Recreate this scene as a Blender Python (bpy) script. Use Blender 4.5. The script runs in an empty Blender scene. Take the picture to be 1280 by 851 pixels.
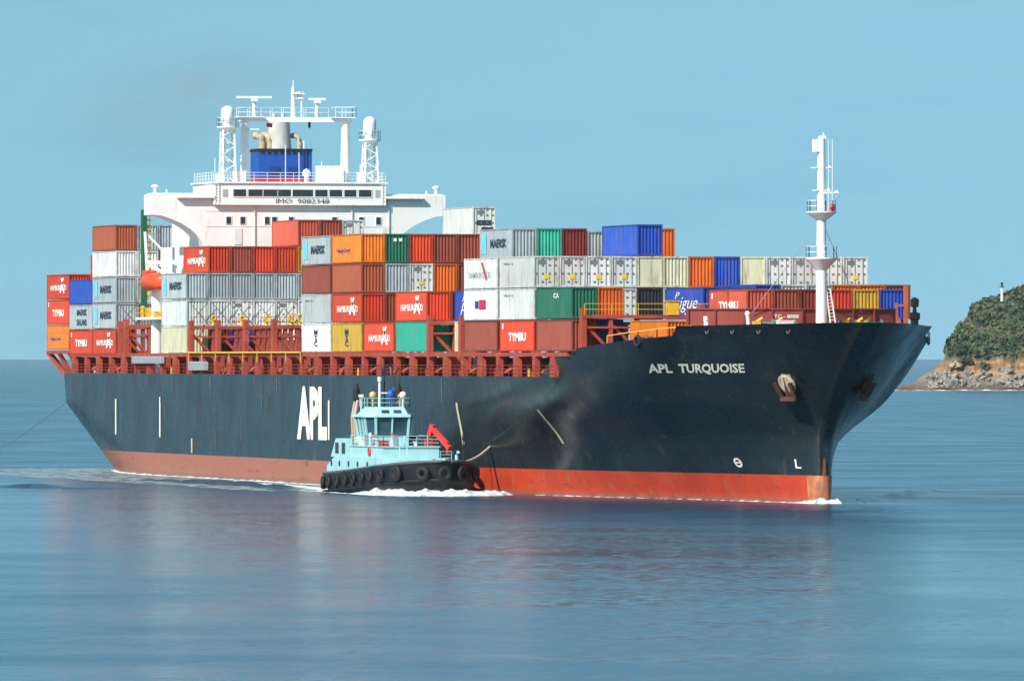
import bpy, bmesh, math, random
import numpy as np
from mathutils import Vector, Matrix, Euler
R = math.radians
rnd = random.Random(7)
scene = bpy.context.scene
C = scene.collection

# ------------------------------------------------------------------ camera
TH = R(14.7); SN, CS = math.sin(TH), math.cos(TH)
RIGHT = Vector((SN, CS, 0)); VIEW = Vector((-CS, SN, 0))
CAMP = Vector((0, -15.8, 0)) + RIGHT * 21.1 - VIEW * 897.0
CAMP.z = 12.6
cd = bpy.data.cameras.new('camera')
cam = bpy.data.objects.new('camera', cd); C.objects.link(cam)
cam.location = CAMP
cam.rotation_euler = VIEW.to_track_quat('-Z', 'Y').to_euler()
cd.sensor_width = 36.0; cd.lens = 36.0 * 11200 / 1280
cd.shift_y = 21.5 / 1280
cd.clip_start = 5; cd.clip_end = 200000
scene.camera = cam
def at(X, Z, z=0.0):                       # lateral metres, metres away -> world
    p = CAMP + RIGHT * X + VIEW * Z
    return Vector((p.x, p.y, z))

# ------------------------------------------------------------------ light
SUN_EL = R(37)
az = Vector((0.64 * -SN + 0.77 * CS, 0.64 * -CS + 0.77 * -SN, 0)).normalized()
sdir = Vector((az.x * math.cos(SUN_EL), az.y * math.cos(SUN_EL), math.sin(SUN_EL)))
w = bpy.data.worlds.new('World'); scene.world = w; w.use_nodes = True
nt = w.node_tree; N = nt.nodes; L = nt.links
bg = N['Background']; bg.inputs['Strength'].default_value = 0.1
sky = N.new('ShaderNodeTexSky'); sky.sky_type = 'NISHITA'; sky.sun_disc = False
sky.sun_elevation = SUN_EL; sky.sun_rotation = math.atan2(az.x, az.y)
sky.air_density = 1.0; sky.dust_density = 0.6; sky.ozone_density = 1.3
tc = N.new('ShaderNodeTexCoord')
va = N.new('ShaderNodeVectorMath'); va.operation = 'ADD'; va.inputs[1].default_value = (0, 0, 0.20)
vn = N.new('ShaderNodeVectorMath'); vn.operation = 'NORMALIZE'
vm = N.new('ShaderNodeVectorMath'); vm.operation = 'MULTIPLY'; vm.inputs[1].default_value = (1, 1, 0.22)
L.new(tc.outputs['Generated'], vm.inputs[0]); L.new(vm.outputs[0], va.inputs[0]); L.new(va.outputs[0], vn.inputs[0]); L.new(vn.outputs[0], sky.inputs['Vector'])
# thin streaks of far cloud
mp = N.new('ShaderNodeMapping'); mp.inputs['Scale'].default_value = (20, 20, 130)
cn = N.new('ShaderNodeTexNoise'); cn.inputs['Scale'].default_value = 1.0; cn.inputs['Detail'].default_value = 4
cr = N.new('ShaderNodeValToRGB'); cr.color_ramp.elements[0].position = 0.55; cr.color_ramp.elements[1].position = 0.8
cr.color_ramp.elements[0].color = (0, 0, 0, 1); cr.color_ramp.elements[1].color = (0.65, 0.65, 0.65, 1)
L.new(tc.outputs['Generated'], mp.inputs['Vector']); L.new(mp.outputs[0], cn.inputs['Vector']); L.new(cn.outputs['Fac'], cr.inputs['Fac'])
tint = N.new('ShaderNodeMix'); tint.data_type = 'RGBA'; tint.blend_type = 'MULTIPLY'
tint.inputs['Factor'].default_value = 1.0
tint.inputs['B'].default_value = (0.74, 1.03, 0.935, 1)
cm = N.new('ShaderNodeMix'); cm.data_type = 'RGBA'; cm.blend_type = 'MULTIPLY'
cm.inputs['B'].default_value = (0.80, 0.86, 0.93, 1)
L.new(sky.outputs['Color'], tint.inputs['A']); L.new(tint.outputs['Result'], cm.inputs['A'])
L.new(cr.outputs['Color'], cm.inputs['Factor']); L.new(cm.outputs['Result'], bg.inputs['Color'])
sl = bpy.data.lights.new('sun', 'SUN'); sl.energy = 4.4; sl.angle = R(0.5); sl.color = (1.0, 0.94, 0.85)
so = bpy.data.objects.new('sun', sl); C.objects.link(so)
so.rotation_euler = sdir.to_track_quat('Z', 'Y').to_euler()
so.location = (0, -100, 200)
vs = scene.view_settings; vs.view_transform = 'Standard'; vs.look = 'None'; vs.gamma = 1; vs.use_curve_mapping = False
vs.exposure = 0.42
scene.cycles.use_denoising = True
scene.cycles.max_bounces = 6; scene.cycles.volume_step_rate = 1.0
scene.cycles.sample_clamp_indirect = 6

# ------------------------------------------------------------------ helpers
MATS = {}
def nodes_of(name):
    m = bpy.data.materials.new(name); m.use_nodes = True
    return m, m.node_tree.nodes, m.node_tree.links, m.node_tree.nodes['Principled BSDF']
def mat(name, col, rough=0.5, var=0.12, scale=0.8, dirt=None, damt=0.3, dthr=0.6, streak=True, metal=0.0, rand=0.0, spec=0.4):
    """painted surface: uneven tone, streaks of dirt with a shape of their own"""
    if name in MATS: return MATS[name]
    m, n, l, b = nodes_of(name)
    geo = n.new('ShaderNodeNewGeometry')
    t1 = n.new('ShaderNodeTexNoise'); t1.inputs['Scale'].default_value = scale; t1.inputs['Detail'].default_value = 5
    l.new(geo.outputs['Position'], t1.inputs['Vector'])
    r1 = n.new('ShaderNodeMapRange'); r1.inputs['From Min'].default_value = 0.3; r1.inputs['From Max'].default_value = 0.7
    r1.inputs['To Min'].default_value = 1 - var; r1.inputs['To Max'].default_value = 1 + var
    l.new(t1.outputs['Fac'], r1.inputs['Value'])
    val = r1.outputs['Result']
    if rand:
        oi = n.new('ShaderNodeObjectInfo'); rr = n.new('ShaderNodeMapRange')
        rr.inputs['To Min'].default_value = 1 - rand; rr.inputs['To Max'].default_value = 1 + rand
        l.new(oi.outputs['Random'], rr.inputs['Value'])
        mu = n.new('ShaderNodeMath'); mu.operation = 'MULTIPLY'; l.new(val, mu.inputs[0]); l.new(rr.outputs['Result'], mu.inputs[1]); val = mu.outputs[0]
    mx = n.new('ShaderNodeVectorMath'); mx.operation = 'SCALE'; mx.inputs[0].default_value = col
    l.new(val, mx.inputs['Scale'])
    out = mx.outputs[0]
    if dirt:
        mp = n.new('ShaderNodeMapping'); mp.inputs['Scale'].default_value = (1.6, 1.6, 0.22) if streak else (1, 1, 1)
        t2 = n.new('ShaderNodeTexNoise'); t2.inputs['Scale'].default_value = 1.3; t2.inputs['Detail'].default_value = 6; t2.inputs['Roughness'].default_value = 0.65
        l.new(geo.outputs['Position'], mp.inputs['Vector']); l.new(mp.outputs[0], t2.inputs['Vector'])
        r2 = n.new('ShaderNodeMapRange'); r2.inputs['From Min'].default_value = dthr; r2.inputs['From Max'].default_value = dthr + 0.16
        r2.inputs['To Max'].default_value = damt
        l.new(t2.outputs['Fac'], r2.inputs['Value'])
        mm = n.new('ShaderNodeMix'); mm.data_type = 'RGBA'; mm.inputs['B'].default_value = (*dirt, 1)
        l.new(out, mm.inputs['A']); l.new(r2.outputs['Result'], mm.inputs['Factor']); out = mm.outputs['Result']
    l.new(out, b.inputs['Base Color'])
    b.inputs['Roughness'].default_value = rough; b.inputs['Metallic'].default_value = metal
    b.inputs['Specular IOR Level'].default_value = spec
    MATS[name] = m
    return m

class MB:
    def __init__(s): s.v = []; s.f = []
    def add(s, vs, fs):
        o = len(s.v); s.v += [tuple(p) for p in vs]; s.f += [[o + i for i in f] for f in fs]; return s
    def box(s, x0, x1, y0, y1, z0, z1):
        return s.add([(x0,y0,z0),(x1,y0,z0),(x1,y1,z0),(x0,y1,z0),(x0,y0,z1),(x1,y0,z1),(x1,y1,z1),(x0,y1,z1)],
                     [(0,3,2,1),(4,5,6,7),(0,1,5,4),(1,2,6,5),(2,3,7,6),(3,0,4,7)])
    def tube(s, pts, r, n=8, r2=None):
        pts = [Vector(p) for p in pts]; m = len(pts); rings = []
        for i, p in enumerate(pts):
            d = (pts[min(i+1, m-1)] - pts[max(i-1, 0)]).normalized()
            a = d.orthogonal().normalized() if abs(d.z) > 0.95 else d.cross(Vector((0,0,1))).normalized()
            b = d.cross(a)
            rr = r if r2 is None else r + (r2 - r) * i / (m - 1)
            rings.append([p + a * (math.cos(2*math.pi*k/n) * rr) + b * (math.sin(2*math.pi*k/n) * rr) for k in range(n)])
        vs = [q for g in rings for q in g]; fs = []
        for i in range(m - 1):
            for k in range(n):
                fs.append((i*n+k, i*n+(k+1)%n, (i+1)*n+(k+1)%n, (i+1)*n+k))
        fs.append(tuple(range(n))[::-1]); fs.append(tuple((m-1)*n+k for k in range(n)))
        return s.add(vs, fs)
    def bar(s, p, q, w, h=None):
        p = Vector(p); q = Vector(q); h = h or w; d = (q - p).normalized()
        up = Vector((0,0,1)) if abs(d.z) < 0.95 else Vector((1,0,0))
        a = d.cross(up).normalized(); b = a.cross(d)
        vs = [e + a*(w/2*i) + b*(h/2*j) for e in (p, q) for i, j in ((-1,-1),(1,-1),(1,1),(-1,1))]
        return s.add(vs, [(0,3,2,1),(4,5,6,7),(0,1,5,4),(1,2,6,5),(2,3,7,6),(3,0,4,7)])
    def lathe(s, prof, cx, cy, n=16):
        vs = []; fs = []
        for r, z in prof:
            for k in range(n):
                t = 2*math.pi*k/n; vs.append((cx + r*math.cos(t), cy + r*math.sin(t), z))
        m = len(prof)
        for i in range(m-1):
            for k in range(n): fs.append((i*n+k, i*n+(k+1)%n, (i+1)*n+(k+1)%n, (i+1)*n+k))
        fs.append(tuple(range(n))[::-1]); fs.append(tuple((m-1)*n+k for k in range(n)))
        return s.add(vs, fs)
    def prism_x(s, poly, x0, x1):          # polygon in (y,z)
        n = len(poly)
        return s.add([(x0, y, z) for y, z in poly] + [(x1, y, z) for y, z in poly],
                     [tuple(range(n))[::-1], tuple(range(n, 2*n))] + [(i, (i+1)%n, n+(i+1)%n, n+i) for i in range(n)])
    def prism_y(s, poly, y0, y1):          # polygon in (x,z)
        n = len(poly)
        return s.add([(x, y0, z) for x, z in poly] + [(x, y1, z) for x, z in poly],
                     [tuple(range(n)), tuple(range(n, 2*n))[::-1]] + [(i, n+i, n+(i+1)%n, (i+1)%n) for i in range(n)])
    def torus(s, c, axis, Rr, r, n=18, m=8, squash=1.0):
        c = Vector(c); ax = Vector(axis).normalized(); a = ax.orthogonal().normalized(); b = ax.cross(a)
        vs = []; fs = []
        for i in range(n):
            t = 2*math.pi*i/n; d = a*math.cos(t) + b*math.sin(t)
            for k in range(m):
                u = 2*math.pi*k/m
                vs.append(c + d*(Rr + r*math.cos(u)) + ax*(r*squash*math.sin(u)))
        for i in range(n):
            for k in range(m):
                fs.append((i*m+k, ((i+1)%n)*m+k, ((i+1)%n)*m+(k+1)%m, i*m+(k+1)%m))
        return s.add(vs, fs)
    def sphere(s, c, rx, ry=None, rz=None, n=14, m=9):
        ry = ry or rx; rz = rz or rx; vs = [(c[0], c[1], c[2]-rz)]; fs = []
        for i in range(1, m):
            p = -math.pi/2 + math.pi*i/m
            for k in range(n):
                t = 2*math.pi*k/n
                vs.append((c[0]+rx*math.cos(p)*math.cos(t), c[1]+ry*math.cos(p)*math.sin(t), c[2]+rz*math.sin(p)))
        vs.append((c[0], c[1], c[2]+rz)); top = len(vs)-1
        for k in range(n): fs.append((0, 1+(k+1)%n, 1+k)); fs.append((top, top-n+k, top-n+(k+1)%n))
        for i in range(m-2):
            for k in range(n): fs.append((1+i*n+k, 1+i*n+(k+1)%n, 1+(i+1)*n+(k+1)%n, 1+(i+1)*n+k))
        return s.add(vs, fs)
    def mesh(s, name, m, smooth=None, fix=True):
        me = bpy.data.meshes.new(name); me.from_pydata(s.v, [], s.f)
        if fix:
            bm = bmesh.new(); bm.from_mesh(me); bmesh.ops.recalc_face_normals(bm, faces=bm.faces); bm.to_mesh(me); bm.free()
        if smooth is not None:
            me.polygons.foreach_set('use_smooth', [True]*len(me.polygons)); me.set_sharp_from_angle(angle=R(smooth))
        if m: me.materials.append(m)
        me.update()
        return me
    def build(s, name, m, parent=None, smooth=None, fix=True):
        return link(name, s.mesh(name, m, smooth, fix), parent)
def link(name, me, parent=None, loc=None):
    o = bpy.data.objects.new(name, me); C.objects.link(o)
    if parent: o.parent = parent
    if loc is not None: o.location = loc
    return o
def tag(o, label=None, cat=None, group=None, kind=None):
    if label: o['label'] = label
    if cat: o['category'] = cat
    if group: o['group'] = group
    if kind: o['kind'] = kind
    return o
def thing(name, label, cat, loc=(0,0,0), rz=0, group=None):
    o = bpy.data.objects.new(name, None); C.objects.link(o); o.empty_display_size = 1
    o.location = loc; o.rotation_euler = (0,0,rz)
    return tag(o, label, cat, group)
def rail(mb, pts, h=1.05, r=0.035, every=1.6, levels=2):
    """guard rail: posts and bars along a polyline of base points"""
    pts = [Vector(p) for p in pts]
    for p, q in zip(pts, pts[1:]):
        n = max(1, int(round((q-p).length / every)))
        for k in range(n+1):
            a = p.lerp(q, k/n); mb.bar(a, a + Vector((0,0,h)), r*1.6)
        for j in range(levels):
            z = Vector((0,0,h*(j+1)/levels)); mb.bar(p+z, q+z, r*1.6)
TXT = {}
def text_mesh(txt, wid, hei, bold=0.012, shear=0.0, vertical=False):
    """letters as a flat mesh in the x-z plane fitted to wid x hei, centred"""
    key = (txt, wid, hei, bold, shear, vertical)
    if key in TXT: return TXT[key]
    cu = bpy.data.curves.new('lettering', 'FONT'); cu.body = '\n'.join(txt) if vertical else txt
    cu.align_x = 'CENTER'; cu.offset = bold; cu.shear = shear; cu.resolution_u = 2; cu.space_line = 0.78
    o = bpy.data.objects.new('lettering_source', cu); C.objects.link(o)
    dg = bpy.context.evaluated_depsgraph_get(); dg.update()
    me = bpy.data.meshes.new_from_object(o.evaluated_get(dg)); bpy.data.objects.remove(o)
    co = np.array([v.co[:] for v in me.vertices])
    mn, mxx = co.min(0), co.max(0)
    fs = [tuple(p.vertices) for p in me.polygons]
    co = (co - (mn+mxx)/2) / np.maximum(mxx-mn, 1e-6)
    vs = [(c[0]*wid, 0.0, c[1]*hei) for c in co]
    bpy.data.meshes.remove(me)
    TXT[key] = (vs, fs)
    return TXT[key]

# ------------------------------------------------------------------ materials
WHITE = mat('white_paint', (0.80, 0.80, 0.77), 0.45, 0.05, 0.5, (0.42, 0.30, 0.20), 0.45, 0.58)
WHITE2 = mat('white_steelwork', (0.80, 0.81, 0.80), 0.45, 0.05)
GLASS = mat('dark_glass', (0.03, 0.036, 0.04), 0.08, 0.2, 2, spec=0.5)
OXIDE = mat('oxide_red_steel', (0.36, 0.062, 0.036), 0.6, 0.22, 0.9, (0.08, 0.02, 0.015), 0.6, 0.58)
DARKST = mat('dark_steel', (0.035, 0.022, 0.022), 0.7, 0.25)
YELLOW = mat('yellow_paint', (0.72, 0.42, 0.03), 0.5, 0.1)
GREYM = mat('grey_metal', (0.34, 0.37, 0.38), 0.5, 0.1, 1.0, (0.2, 0.12, 0.07), 0.3)
ROPE = mat('rope', (0.42, 0.36, 0.26), 0.9, 0.2, 3)
BLACK = mat('black_rubber', (0.012, 0.012, 0.013), 0.7, 0.3, 2)
TANLINE = mat('cream_line', (0.60, 0.50, 0.33), 0.6, 0.1, 1.5)
LETTER = mat('white_lettering', (0.80, 0.76, 0.65), 0.6, 0.08, 1.5, (0.3, 0.25, 0.2), 0.35, 0.6)

def hull_mat():
    m, n, l, b = nodes_of('hull_paint')
    geo = n.new('ShaderNodeNewGeometry')
    def noise(sc, det, mapping, rg=0.6):
        mp = n.new('ShaderNodeMapping'); mp.inputs['Scale'].default_value = mapping
        t = n.new('ShaderNodeTexNoise'); t.inputs['Scale'].default_value = sc; t.inputs['Detail'].default_value = det; t.inputs['Roughness'].default_value = rg
        l.new(geo.outputs['Position'], mp.inputs['Vector']); l.new(mp.outputs[0], t.inputs['Vector']); return t.outputs['Fac']
    def rng(v, a, b_, c, d):
        r = n.new('ShaderNodeMapRange'); 
        for k, x in zip(('From Min','From Max','To Min','To Max'), (a,b_,c,d)): r.inputs[k].default_value = x
        l.new(v, r.inputs['Value']); return r.outputs['Result']
    def mix(a, col, fac):
        x = n.new('ShaderNodeMix'); x.data_type = 'RGBA'; x.inputs['B'].default_value = (*col, 1)
        if isinstance(a, tuple): x.inputs['A'].default_value = (*a, 1)
        else: l.new(a, x.inputs['A'])
        l.new(fac, x.inputs['Factor']); return x.outputs['Result']
    c = mix((0.011, 0.016, 0.020), (0.021, 0.028, 0.033), rng(noise(0.12, 5, (1, 1, 1.6)), 0.35, 0.65, 0, 1))
    c = mix(c, (0.06, 0.075, 0.08), rng(noise(1.0, 6, (0.35, 0.35, 0.12), 0.7), 0.56, 0.76, 0, 0.55))
    c = mix(c, (0.20, 0.12, 0.075), rng(noise(1.0, 7, (1.1, 1.1, 0.13), 0.72), 0.61, 0.77, 0, 0.6))
    c = mix(c, (0.22, 0.20, 0.17), rng(noise(0.5, 8, (0.4, 0.4, 2.4), 0.75), 0.64, 0.74, 0, 0.6))
    sx = n.new('ShaderNodeSeparateXYZ'); l.new(geo.outputs['Position'], sx.inputs[0])
    cb = n.new('ShaderNodeCombineXYZ'); l.new(sx.outputs['X'], cb.inputs['X']); l.new(sx.outputs['Z'], cb.inputs['Y'])
    br = n.new('ShaderNodeTexBrick'); br.inputs['Scale'].default_value = 1.0; br.inputs['Brick Width'].default_value = 9.5; br.inputs['Row Height'].default_value = 2.1; br.inputs['Mortar Size'].default_value = 0.045; br.inputs['Mortar Smooth'].default_value = 0.3
    br.inputs['Color1'].default_value = (0.88, 0.88, 0.88, 1); br.inputs['Color2'].default_value = (1.12, 1.12, 1.12, 1); br.inputs['Mortar'].default_value = (0.5, 0.5, 0.5, 1)
    l.new(cb.outputs[0], br.inputs['Vector'])
    mb_ = n.new('ShaderNodeMix'); mb_.data_type = 'RGBA'; mb_.blend_type = 'MULTIPLY'; mb_.inputs['Factor'].default_value = 0.8
    l.new(c, mb_.inputs['A']); l.new(br.outputs['Color'], mb_.inputs['B']); c = mb_.outputs['Result']
    c = mix(c, (0.24, 0.19, 0.14), rng(noise(0.9, 8, (0.25, 0.25, 3.2), 0.8), 0.66, 0.72, 0, 0.55))
    c = mix(c, (0.16, 0.17, 0.17), rng(noise(0.16, 9, (1, 1, 0.8), 0.78), 0.60, 0.70, 0, 0.4))
    l.new(c, b.inputs['Base Color'])
    l.new(rng(noise(0.5, 4, (0.6, 0.6, 0.3)), 0.3, 0.7, 0.20, 0.36), b.inputs['Roughness']); b.inputs['Specular IOR Level'].default_value = 0.6
    bp = n.new('ShaderNodeBump'); bp.inputs['Strength'].default_value = 0.22; bp.inputs['Distance'].default_value = 0.06
    l.new(noise(0.6, 3, (1, 1, 0.35)), bp.inputs['Height']); l.new(bp.outputs[0], b.inputs['Normal'])
    return m
HULL = hull_mat()
def boot_mat():
    m, n, l, b = nodes_of('boot_topping_red')
    geo = n.new('ShaderNodeNewGeometry'); sx = n.new('ShaderNodeSeparateXYZ'); l.new(geo.outputs['Position'], sx.inputs[0])
    def noise(sc, det, mapping, rg=0.6):
        mp = n.new('ShaderNodeMapping'); mp.inputs['Scale'].default_value = mapping
        t = n.new('ShaderNodeTexNoise'); t.inputs['Scale'].default_value = sc; t.inputs['Detail'].default_value = det; t.inputs['Roughness'].default_value = rg
        l.new(geo.outputs['Position'], mp.inputs['Vector']); l.new(mp.outputs[0], t.inputs['Vector']); return t.outputs['Fac']
    def rng(v, a, b_, c, d):
        r = n.new('ShaderNodeMapRange')
        for k, x in zip(('From Min','From Max','To Min','To Max'), (a,b_,c,d)): r.inputs[k].default_value = x
        l.new(v, r.inputs['Value']); return r.outputs['Result']
    def mix(a, col, fac):
        x = n.new('ShaderNodeMix'); x.data_type = 'RGBA'; x.inputs['B'].default_value = (*col, 1)
        if isinstance(a, tuple): x.inputs['A'].default_value = (*a, 1)
        else: l.new(a, x.inputs['A'])
        l.new(fac, x.inputs['Factor']); return x.outputs['Result']
    c = mix((0.60, 0.058, 0.016), (0.46, 0.042, 0.016), rng(noise(0.25, 5, (1, 1, 1)), 0.35, 0.65, 0, 1))
    # the after half is weathered to a chalky brown, fresh paint shows forward
    ad = n.new('ShaderNodeMath'); ad.operation = 'MULTIPLY_ADD'; ad.inputs[1].default_value = 90; l.new(noise(0.06, 5, (1, 1, 3), 0.65), ad.inputs[0]); l.new(sx.outputs['X'], ad.inputs[2])
    c = mix(c, (0.33, 0.135, 0.085), rng(ad.outputs[0], 105, 70, 0, 0.85))
    c = mix(c, (0.24, 0.17, 0.12), rng(noise(1.0, 7, (1.3, 1.3, 0.2), 0.7), 0.54, 0.70, 0, 0.7))
    c = mix(c, (0.10, 0.045, 0.035), rng(noise(0.55, 8, (0.35, 0.35, 2.6), 0.75), 0.57, 0.66, 0, 0.85))
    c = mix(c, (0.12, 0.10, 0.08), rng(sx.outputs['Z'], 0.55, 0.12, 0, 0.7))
    l.new(c, b.inputs['Base Color']); b.inputs['Roughness'].default_value = 0.5
    bp = n.new('ShaderNodeBump'); bp.inputs['Strength'].default_value = 0.4; bp.inputs['Distance'].default_value = 0.06
    l.new(noise(0.6, 3, (1, 1, 0.35)), bp.inputs['Height']); l.new(bp.outputs[0], b.inputs['Normal'])
    return m
BOOT = boot_mat()

# ------------------------------------------------------------------ sea
def sea_mat():
    m, n, l, b = nodes_of('sea_water')
    geo = n.new('ShaderNodeNewGeometry')
    def slope(scale, amp, det, rough=0.55, off=0.0, stretch=(1,1,1)):
        mp = n.new('ShaderNodeMapping'); mp.inputs['Scale'].default_value = stretch; mp.inputs['Location'].default_value = (off, off*0.7, 0); mp.inputs['Rotation'].default_value = (0,0,0.4+off)
        t = n.new('ShaderNodeTexNoise'); t.inputs['Scale'].default_value = scale; t.inputs['Detail'].default_value = det; t.inputs['Roughness'].default_value = rough
        l.new(geo.outputs['Position'], mp.inputs['Vector']); l.new(mp.outputs[0], t.inputs['Vector'])
        s = n.new('ShaderNodeVectorMath'); s.operation = 'SUBTRACT'; s.inputs[1].default_value = (0.5, 0.5, 0.5); l.new(t.outputs['Color'], s.inputs[0])
        k = n.new('ShaderNodeVectorMath'); k.operation = 'MULTIPLY'; k.inputs[1].default_value = (amp, amp, 0); l.new(s.outputs[0], k.inputs[0])
        return k.outputs[0]
    def add(a, c):
        x = n.new('ShaderNodeVectorMath'); x.operation = 'ADD'; l.new(a, x.inputs[0])
        if isinstance(c, tuple): x.inputs[1].default_value = c
        else: l.new(c, x.inputs[1])
        return x.outputs[0]
    # calm and ruffled patches: the ripple height follows cat's-paws of wind
    pt = n.new('ShaderNodeTexNoise'); pt.inputs['Scale'].default_value = 0.012; pt.inputs['Detail'].default_value = 4
    l.new(geo.outputs['Position'], pt.inputs['Vector'])
    pr = n.new('ShaderNodeMapRange'); pr.inputs['From Min'].default_value = 0.38; pr.inputs['From Max'].default_value = 0.62; pr.inputs['To Min'].default_value = 0.55; pr.inputs['To Max'].default_value = 1.25
    l.new(pt.outputs['Fac'], pr.inputs['Value'])
    rip = add(slope(0.9, 0.44, 4, 0.6), slope(4.0, 0.25, 3, 0.6, 3.1))
    sc = n.new('ShaderNodeVectorMath'); sc.operation = 'SCALE'; l.new(rip, sc.inputs[0]); l.new(pr.outputs['Result'], sc.inputs['Scale'])
    v = add(sc.outputs[0], slope(0.12, 0.06, 2, 0.5, 7.7))
    v = add(v, (0, 0, 1))
    nm = n.new('ShaderNodeVectorMath'); nm.operation = 'NORMALIZE'; l.new(v, nm.inputs[0])
    l.new(nm.outputs[0], b.inputs['Normal'])
    b.inputs['Base Color'].default_value = (0.010, 0.055, 0.105, 1)
    # the water well clear of the ship lies calmer than the churned strip along it and the open sea behind
    sx = n.new('ShaderNodeSeparateXYZ'); l.new(geo.outputs['Position'], sx.inputs[0])
    lee = n.new('ShaderNodeMapRange'); lee.interpolation_type = 'SMOOTHSTEP'
    for k_, x_ in zip(('From Min','From Max','To Min','To Max'), (-70, -14, 0.14, 0.24)): lee.inputs[k_].default_value = x_
    l.new(sx.outputs['Y'], lee.inputs['Value'])
    fr = n.new('ShaderNodeMapRange'); fr.interpolation_type = 'SMOOTHSTEP'
    for k_, x_ in zip(('From Min','From Max','To Min','To Max'), (-135, -78, 0.065, 0.0)): fr.inputs[k_].default_value = x_
    l.new(sx.outputs['Y'], fr.inputs['Value'])
    la = n.new('ShaderNodeMath'); la.operation = 'ADD'; l.new(lee.outputs['Result'], la.inputs[0]); l.new(fr.outputs['Result'], la.inputs[1])
    cat = n.new('ShaderNodeTexNoise'); cat.inputs['Scale'].default_value = 0.05; cat.inputs['Detail'].default_value = 6; cat.inputs['Roughness'].default_value = 0.6
    l.new(geo.outputs['Position'], cat.inputs['Vector'])
    cm_ = n.new('ShaderNodeMapRange')
    for k_, x_ in zip(('From Min','From Max','To Min','To Max'), (0.35, 0.65, 0.75, 1.25)): cm_.inputs[k_].default_value = x_
    l.new(cat.outputs['Fac'], cm_.inputs['Value'])
    rm_ = n.new('ShaderNodeMath'); rm_.operation = 'MULTIPLY'; l.new(la.outputs[0], rm_.inputs[0]); l.new(cm_.outputs['Result'], rm_.inputs[1])
    l.new(rm_.outputs[0], b.inputs['Roughness']); b.inputs['IOR'].default_value = 1.38
    return m
SEA = sea_mat()
def sea():
    xs = [-60000, -3000, -400, -150, 150, 900, 1500, 6000]
    mb = MB(); n = len(xs)
    ys = [-40000, -2000, -300, -100, 100, 300, 2000, 40000]
    mb.add([(x, y, 0) for x in xs for y in ys], [(i*8+j, (i+1)*8+j, (i+1)*8+j+1, i*8+j+1) for i in range(n-1) for j in range(7)])
    tag(mb.build('sea', SEA), kind='structure')
sea()

# ------------------------------------------------------------------ the ship's hull
def pchip(xs, ys):
    xs = np.array(xs, float); ys = np.array(ys, float); h = np.diff(xs); d = np.diff(ys)/h
    m = np.zeros(len(xs)); m[0] = d[0]; m[-1] = d[-1]
    for i in range(1, len(xs)-1):
        m[i] = 0 if d[i-1]*d[i] <= 0 else 2*d[i-1]*d[i]/(d[i-1]+d[i])
    def f(x):
        x = min(max(x, xs[0]), xs[-1]); i = min(int(np.searchsorted(xs, x, 'right'))-1, len(xs)-2)
        t = (x-xs[i])/h[i]
        return ((2*t**3-3*t*t+1)*ys[i] + (t**3-2*t*t+t)*h[i]*m[i] + (-2*t**3+3*t*t)*ys[i+1] + (t**3-t*t)*h[i]*m[i+1])
    return f
F_DECK = pchip([0, 4, 9, 17, 22, 29, 36, 42, 50], [0, 3.4, 6.4, 10.1, 12.8, 14.6, 15.5, 15.85, 15.9])
F_BLEND = pchip([0, 3, 5.4, 8.9, 12, 15.4], [0, 0.2, 0.42, 0.84, 0.97, 1])
F_WL = pchip([0, 14, 30, 45, 60, 75, 90], [0, 2.4, 6.4, 10.3, 13.5, 15.3, 15.9])
def stem(z): return 129.4 + (0.32*max(0, z-5)**1.6)
def aft(z): return -122.5 + max(0, 7.5-z)*1.4
def half(s, z):
    d = stem(z) - s
    if d <= 0: return 0.0
    wz = F_BLEND(z)
    y = F_WL(d)*(1-wz) + F_DECK(d)*wz
    y += 0.7*math.sqrt(1-(1-min(d/1.1, 1))**2) * max(0, 1-y/16)
    e = max(0, s-aft(z)); dr = 1.5+(10.9-z)*0.12 if z >= 7.5 else 1.9+(7.5-z)*0.47
    LL = 14 if z >= 7.5 else 14+(7.5-z)*4
    return min(y, 15.9) - dr*max(0, 1-e/LL)**2
def ztop(s):
    if s < 99.5: return 10.9
    if s < 102.5: return 10.9 + 2.2*(s-99.5)/3
    if s < 124: return 13.1 + 1.4*(s-102.5)/21.5
    return 15.35 + 0.25*(s-124)/19
ship = thing('container_ship', 'dark blue hulled container ship with red waterline band and white bridge, loaded with containers', 'ship')
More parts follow.
